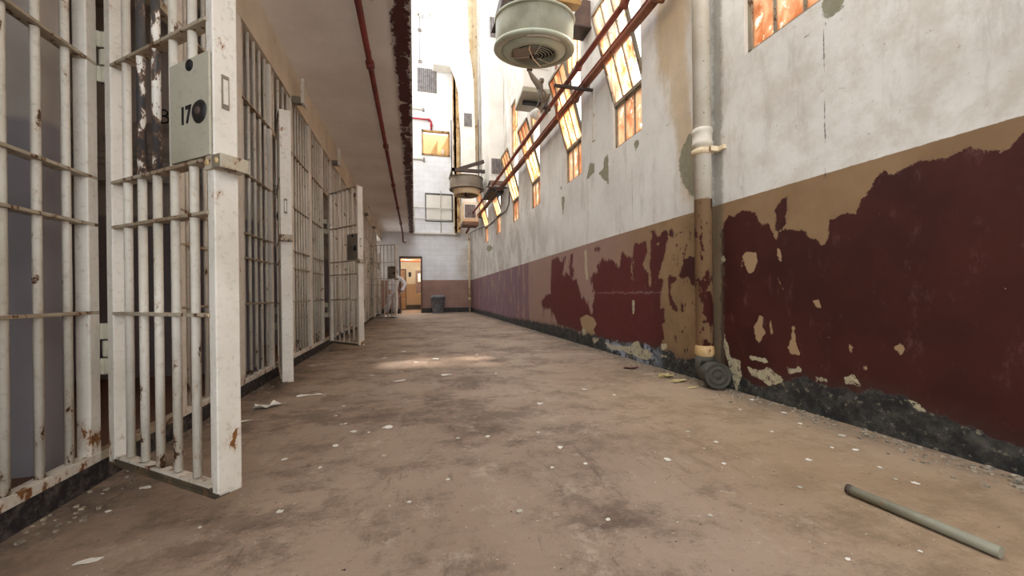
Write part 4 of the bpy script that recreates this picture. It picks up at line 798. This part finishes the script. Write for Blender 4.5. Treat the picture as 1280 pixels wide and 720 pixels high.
for hnd, d0 in (('war', Vector((-.5, -.2, -.85))), ('wal', Vector((-.1, -.5, -.8)))):       # palm, four fingers and a thumb
    d0 = d0.normalized(); w = Vector(jt[hnd]); side = d0.cross(Vector((0, 1, .2))).normalized(); pi_ = len(verts_); verts_.append(tuple(w + d0 * .06)); rr_.append((.03, .016)); ed.append((ix[hnd], pi_))
    for q_, (o_, l_) in enumerate(((-.027, .065), (-.009, .08), (.009, .076), (.027, .06))):
        a_ = len(verts_); verts_ += [tuple(w + d0 * .085 + side * o_), tuple(w + d0 * (.085 + l_ * .5) + side * o_ * 1.1), tuple(w + d0 * (.08 + l_) + side * o_ * 1.1 + Vector((0, .018, 0)))]; rr_ += [.0095, .009, .0075]; ed += [(pi_, a_), (a_, a_ + 1), (a_ + 1, a_ + 2)]
    a_ = len(verts_); verts_ += [tuple(w + d0 * .035 - side * .035), tuple(w + d0 * .075 - side * .055)]; rr_ += [.011, .009]; ed += [(ix[hnd], a_), (a_, a_ + 1)]
skin('body', verts_, ed, rr_, 'skin', per)
ck = ['pel', 'wai', 'che', 'shr', 'elr', 'war', 'shl', 'ell', 'wal', 'hpr', 'knr', 'anr', 'hpl', 'knl', 'anl']; ci = {k: i for i, k in enumerate(ck)}
cr_ = dict(pel=(.15, .115), wai=(.13, .105), che=(.16, .115), shr=.072, elr=.062, war=.045, shl=.072, ell=.06, wal=.045, hpr=.1, knr=.085, anr=.075, hpl=.1, knl=.085, anl=.08)
skin('white_suit', [jt[k] for k in ck], [(ci[a], ci[b]) for a, b in E_ if a in ci and b in ci], [cr_[k] for k in ck], 'cloth', per)
hd = Vector(jt['hed']); MB().lathe([(0, .13), (.06, .12), (.092, .07), (.096, .0), (.085, -.05), (.07, -.03)], 20, Matrix.Translation(hd + Vector((0, .02, .05)))).build('hair', 'hair', per)
fc = hd + Vector((-.01, -.075, .02))
MB().tube([fc + Vector((0, 0, .02)), fc + Vector((0, -.02, -.005))], [.008, .013], 8).build('nose', 'skin', per)
for sx in (-.028, .028): MB().lathe([(0, .008), (.008, .004), (.01, 0)], 10, Matrix.Translation(fc + Vector((sx, 0, .025))) @ Matrix.Rotation(PI / 2, 4, 'X')).build('eye', 'ink', per)
MB().bar(fc + Vector((-.02, -.003, -.035)), fc + Vector((.02, -.003, -.035)), .006, .006).build('mouth', 'scrapred', per)
a_, b_ = Vector(J(497.5, 362, -.13)), Vector(J(483, 380, -.13)); MB().bar(a_, (a_ + b_) / 2 + Vector((0, -.02, 0)), .012, .11, (0, 1, 0)).bar((a_ + b_) / 2 + Vector((0, -.02, 0)), b_, .012, .09, (0, 1, 0)).build('sash', 'sash', per)
MB().ring(Vector(jt['war']) + Vector((.02, 0, .05)), .05, .012, n=20).build('wristband', 'ink', per)
for k in ('tor', 'tol'):
    a_ = Vector(jt[k]); b_ = Vector(jt['anr' if k == 'tor' else 'anl']); b_.z = .045; a_.z = .035; MB().tube([b_ + (b_ - a_) * .25, b_, a_, a_ + (a_ - b_) * .2], [.03, .045, .042, .02], 12).build('shoe', 'cloth', per)

# ------------------------------------------------------------ litter on the floor
def flake(x, y, wpx, mat, name, label, cat, group=None, curl=.3, seed=None, asp=.6, th=.0015):
    r = random.Random(seed if seed is not None else int(x * 7 + y * 13)); p = at(x, y, 2, 0); d = p @ FW; w = wpx * d / F
    n = 15 if curl > .6 else 9; a0 = r.random() * PI; pts = []
    for k in range(n):
        a = 2 * PI * k / n; rr = w / 2 * (.55 + .6 * r.random()); X_, Y_ = rr * math.cos(a), rr * asp * math.sin(a) * (1.6 if cat != 'strip' else 1)
        pts.append((X_, Y_))
    o = MB(); top = [(X_, Y_, .002 + curl * w * .22 * r.random() ** 1.5 + th) for X_, Y_ in pts]; bot = [(a, b, c - th) for a, b, c in top]
    c0 = len(top); o._add(top + bot + [(0, 0, .002 + th), (0, 0, .002)], [(k, (k + 1) % n, 2 * n) for k in range(n)] + [((k + 1) % n + n, k + n, 2 * n + 1) for k in range(n)] + [(k, k + n, (k + 1) % n + n, (k + 1) % n) for k in range(n)])
    ob = o.build(name, mat, None, label=label, category=cat); ob.location = (p[0], p[1], -.0005); ob.rotation_euler = (0, 0, a0 if asp > .4 else .2)
    if group: ob['group'] = group
    return ob
flake(336, 509, 36, 'paper', 'crumpled_paper', 'crumpled white paper scrap on floor near the edge-on open door', 'paper', curl=.8, asp=.4)
flake(110, 702, 26, 'paper', 'paper_scrap', 'white paper scrap on floor at the lower left corner', 'paper', curl=.2, asp=.35)
flake(183, 610, 14, 'paper', 'paper_scrap', 'small white paper scrap on floor under the open door numbered 17', 'paper', asp=.4)
flake(306, 527, 19, 'paper', 'paper_scrap', 'white paper scrap just beyond the foot of door numbered 17', 'paper', asp=.4)
flake(386, 495, 36, 'paper', 'paper_strip', 'long pale paper strip lying on the floor beyond the edge-on door', 'strip', asp=.14)
flake(398, 457, 24, 'paper', 'wood_splinter', 'pale splinter lying beside the dark curb near the door numbered 6', 'splinter', asp=.16)
flake(500, 476.5, 17, 'paper', 'paper_scrap', 'pale paper scrap on the floor left of the bright patch', 'paper', asp=.3)
flake(559, 469, 16, 'paper', 'paper_scrap', 'pale paper scrap in front of the bright floor patch', 'paper', asp=.4)
flake(485, 534.5, 15, 'paper', 'paper_scrap', 'pale oval paper scrap alone on the middle of floor', 'paper', asp=.5)
flake(420, 557.5, 10, 'paper', 'paper_scrap', 'small pale scrap on the floor, left of the oval one', 'paper', asp=.5)
flake(790, 460.5, 26, 'scrapred', 'maroon_paint_flake', 'maroon paint flake on the floor by the right wall base', 'paint flake', asp=.35, curl=.35)
flake(832, 472, 20, 'yellow', 'mustard_scrap', 'curled mustard yellow scrap near the right wall base', 'scrap', asp=.5, curl=1.4)
flake(846, 477, 30, 'yellow', 'mustard_scrap', 'flat pale yellow scrap beside the curled mustard one', 'scrap', asp=.25)
flake(866, 485, 20, 'yellow', 'mustard_scrap', 'pale yellow scrap nearest the round drain plug', 'scrap', asp=.22)
spots = [(427,531),(432,530),(442,540),(461,541),(572,548),(610,546),(673,541),(732,580),(880,561),(895,553),(925,512),(965,540),(1000,610),(1145,605),(1040,560),(1100,585),(888,645),(835,575),(940,500),(980,516),(1052,545),(768,494),(700,560),(512,628),(585,462),(620,467),(520,453),(545,449),(640,452),(730,487),(355,575),(400,585),(405,494),(420,520),(430,508),(560,600),(650,640),(760,650),(1150,690),(1060,700),(860,540),(905,580),(1010,575),(1070,563),(1120,600),(1000,530),(480,448),(505,440),(465,470),(596,444),(675,505),(690,585),(480,570),(350,640),(250,660),(135,640)]
for i, (x, y) in enumerate(spots):
    flake(x, y, random.uniform(4, 10), 'paper' if i % 4 else 'plate', 'paint_chip', 'small pale paint chip lying on the brown concrete floor', 'paint chip', 'paint chips scattered on floor', seed=i)
# uncountable rubble along the bases of both walls
mb = MB(); rr = random.Random(5)
for k in range(1500):
    y = .8 + 13 * rr.random() ** 1.6; s_ = rr.uniform(.003, .012)
    x = RW - abs(rr.gauss(0, .10)) - .012 if k % 4 else LW + abs(rr.gauss(0, .08)) + .012
    a = rr.random() * PI; pts = [(x + s_ * math.cos(a + t_) * rr.uniform(.6, 1.2), y + s_ * math.sin(a + t_) * rr.uniform(.6, 1.2), 0) for t_ in (0, 1.6, 3.1, 4.6)]
    mb.prism(pts, (0, 0, s_ * .6))
rb = mb.build('rubble', 'crumb', None, kind='stuff', label='fine pale plaster crumbs along the foot of the walls', category='rubble')
# conduit lying on the floor
p0, p1 = at(1060, 611, 2, .017), at(1180, 661, 2, .017); d = Vector(p1 - p0); q1 = Vector(p0) + d * 1.45
rod = thing('metal_conduit', 'loose grey metal tube lying on the floor at lower right', 'tube', tuple(p0)); L2 = Vector(q1) - Vector(p0); dn = L2.normalized()
MB().tube([(0, 0, 0), tuple(L2)], .0155, 18).build('tube_body', 'rod', rod); MB().tube([tuple(-dn * .002), tuple(dn * .012)], .0165, 18).build('open_end', 'dark', rod)

# ------------------------------------------------------------ daylight
w = bpy.data.worlds.new('sky'); bpy.context.scene.world = w; w.use_nodes = True; bg = w.node_tree.nodes['Background']
bg.inputs[0].default_value = (.90, .95, 1.0, 1); bg.inputs[1].default_value = 3.3
def lamp(name, typ, loc, energy, col=(1, 1, 1), **kw):
    l = bpy.data.lights.new(name, typ); l.energy = energy; l.color = col
    for k, v in kw.items(): setattr(l, k, v)
    o = bpy.data.objects.new(name, l); C.objects.link(o); o.location = loc; return o
sun = lamp('sun', 'SUN', (10, 0, 12), 18.0, (1, .97, .93), angle=math.radians(5))
sd = Vector((-.52, .13, -1.0)); sun.rotation_euler = sd.to_track_quat('-Z', 'Y').to_euler()
cl_ = lamp('corridor_fill_lamp', 'POINT', (-.2, FY + 1.0, 2.35), 80, (1, .95, .88), shadow_soft_size=.1)  # added light that brightens the next corridor, out of view
sc = bpy.context.scene
sc.view_settings.view_transform = 'Standard'; sc.view_settings.look = 'None'; sc.view_settings.gamma = 1; sc.view_settings.exposure = 0.36
sc.view_settings.use_curve_mapping = False
sc.cycles.max_bounces = 10; sc.cycles.diffuse_bounces = 6; sc.cycles.transparent_max_bounces = 12; sc.cycles.use_denoising = True
sc.cycles.sample_clamp_indirect = 8
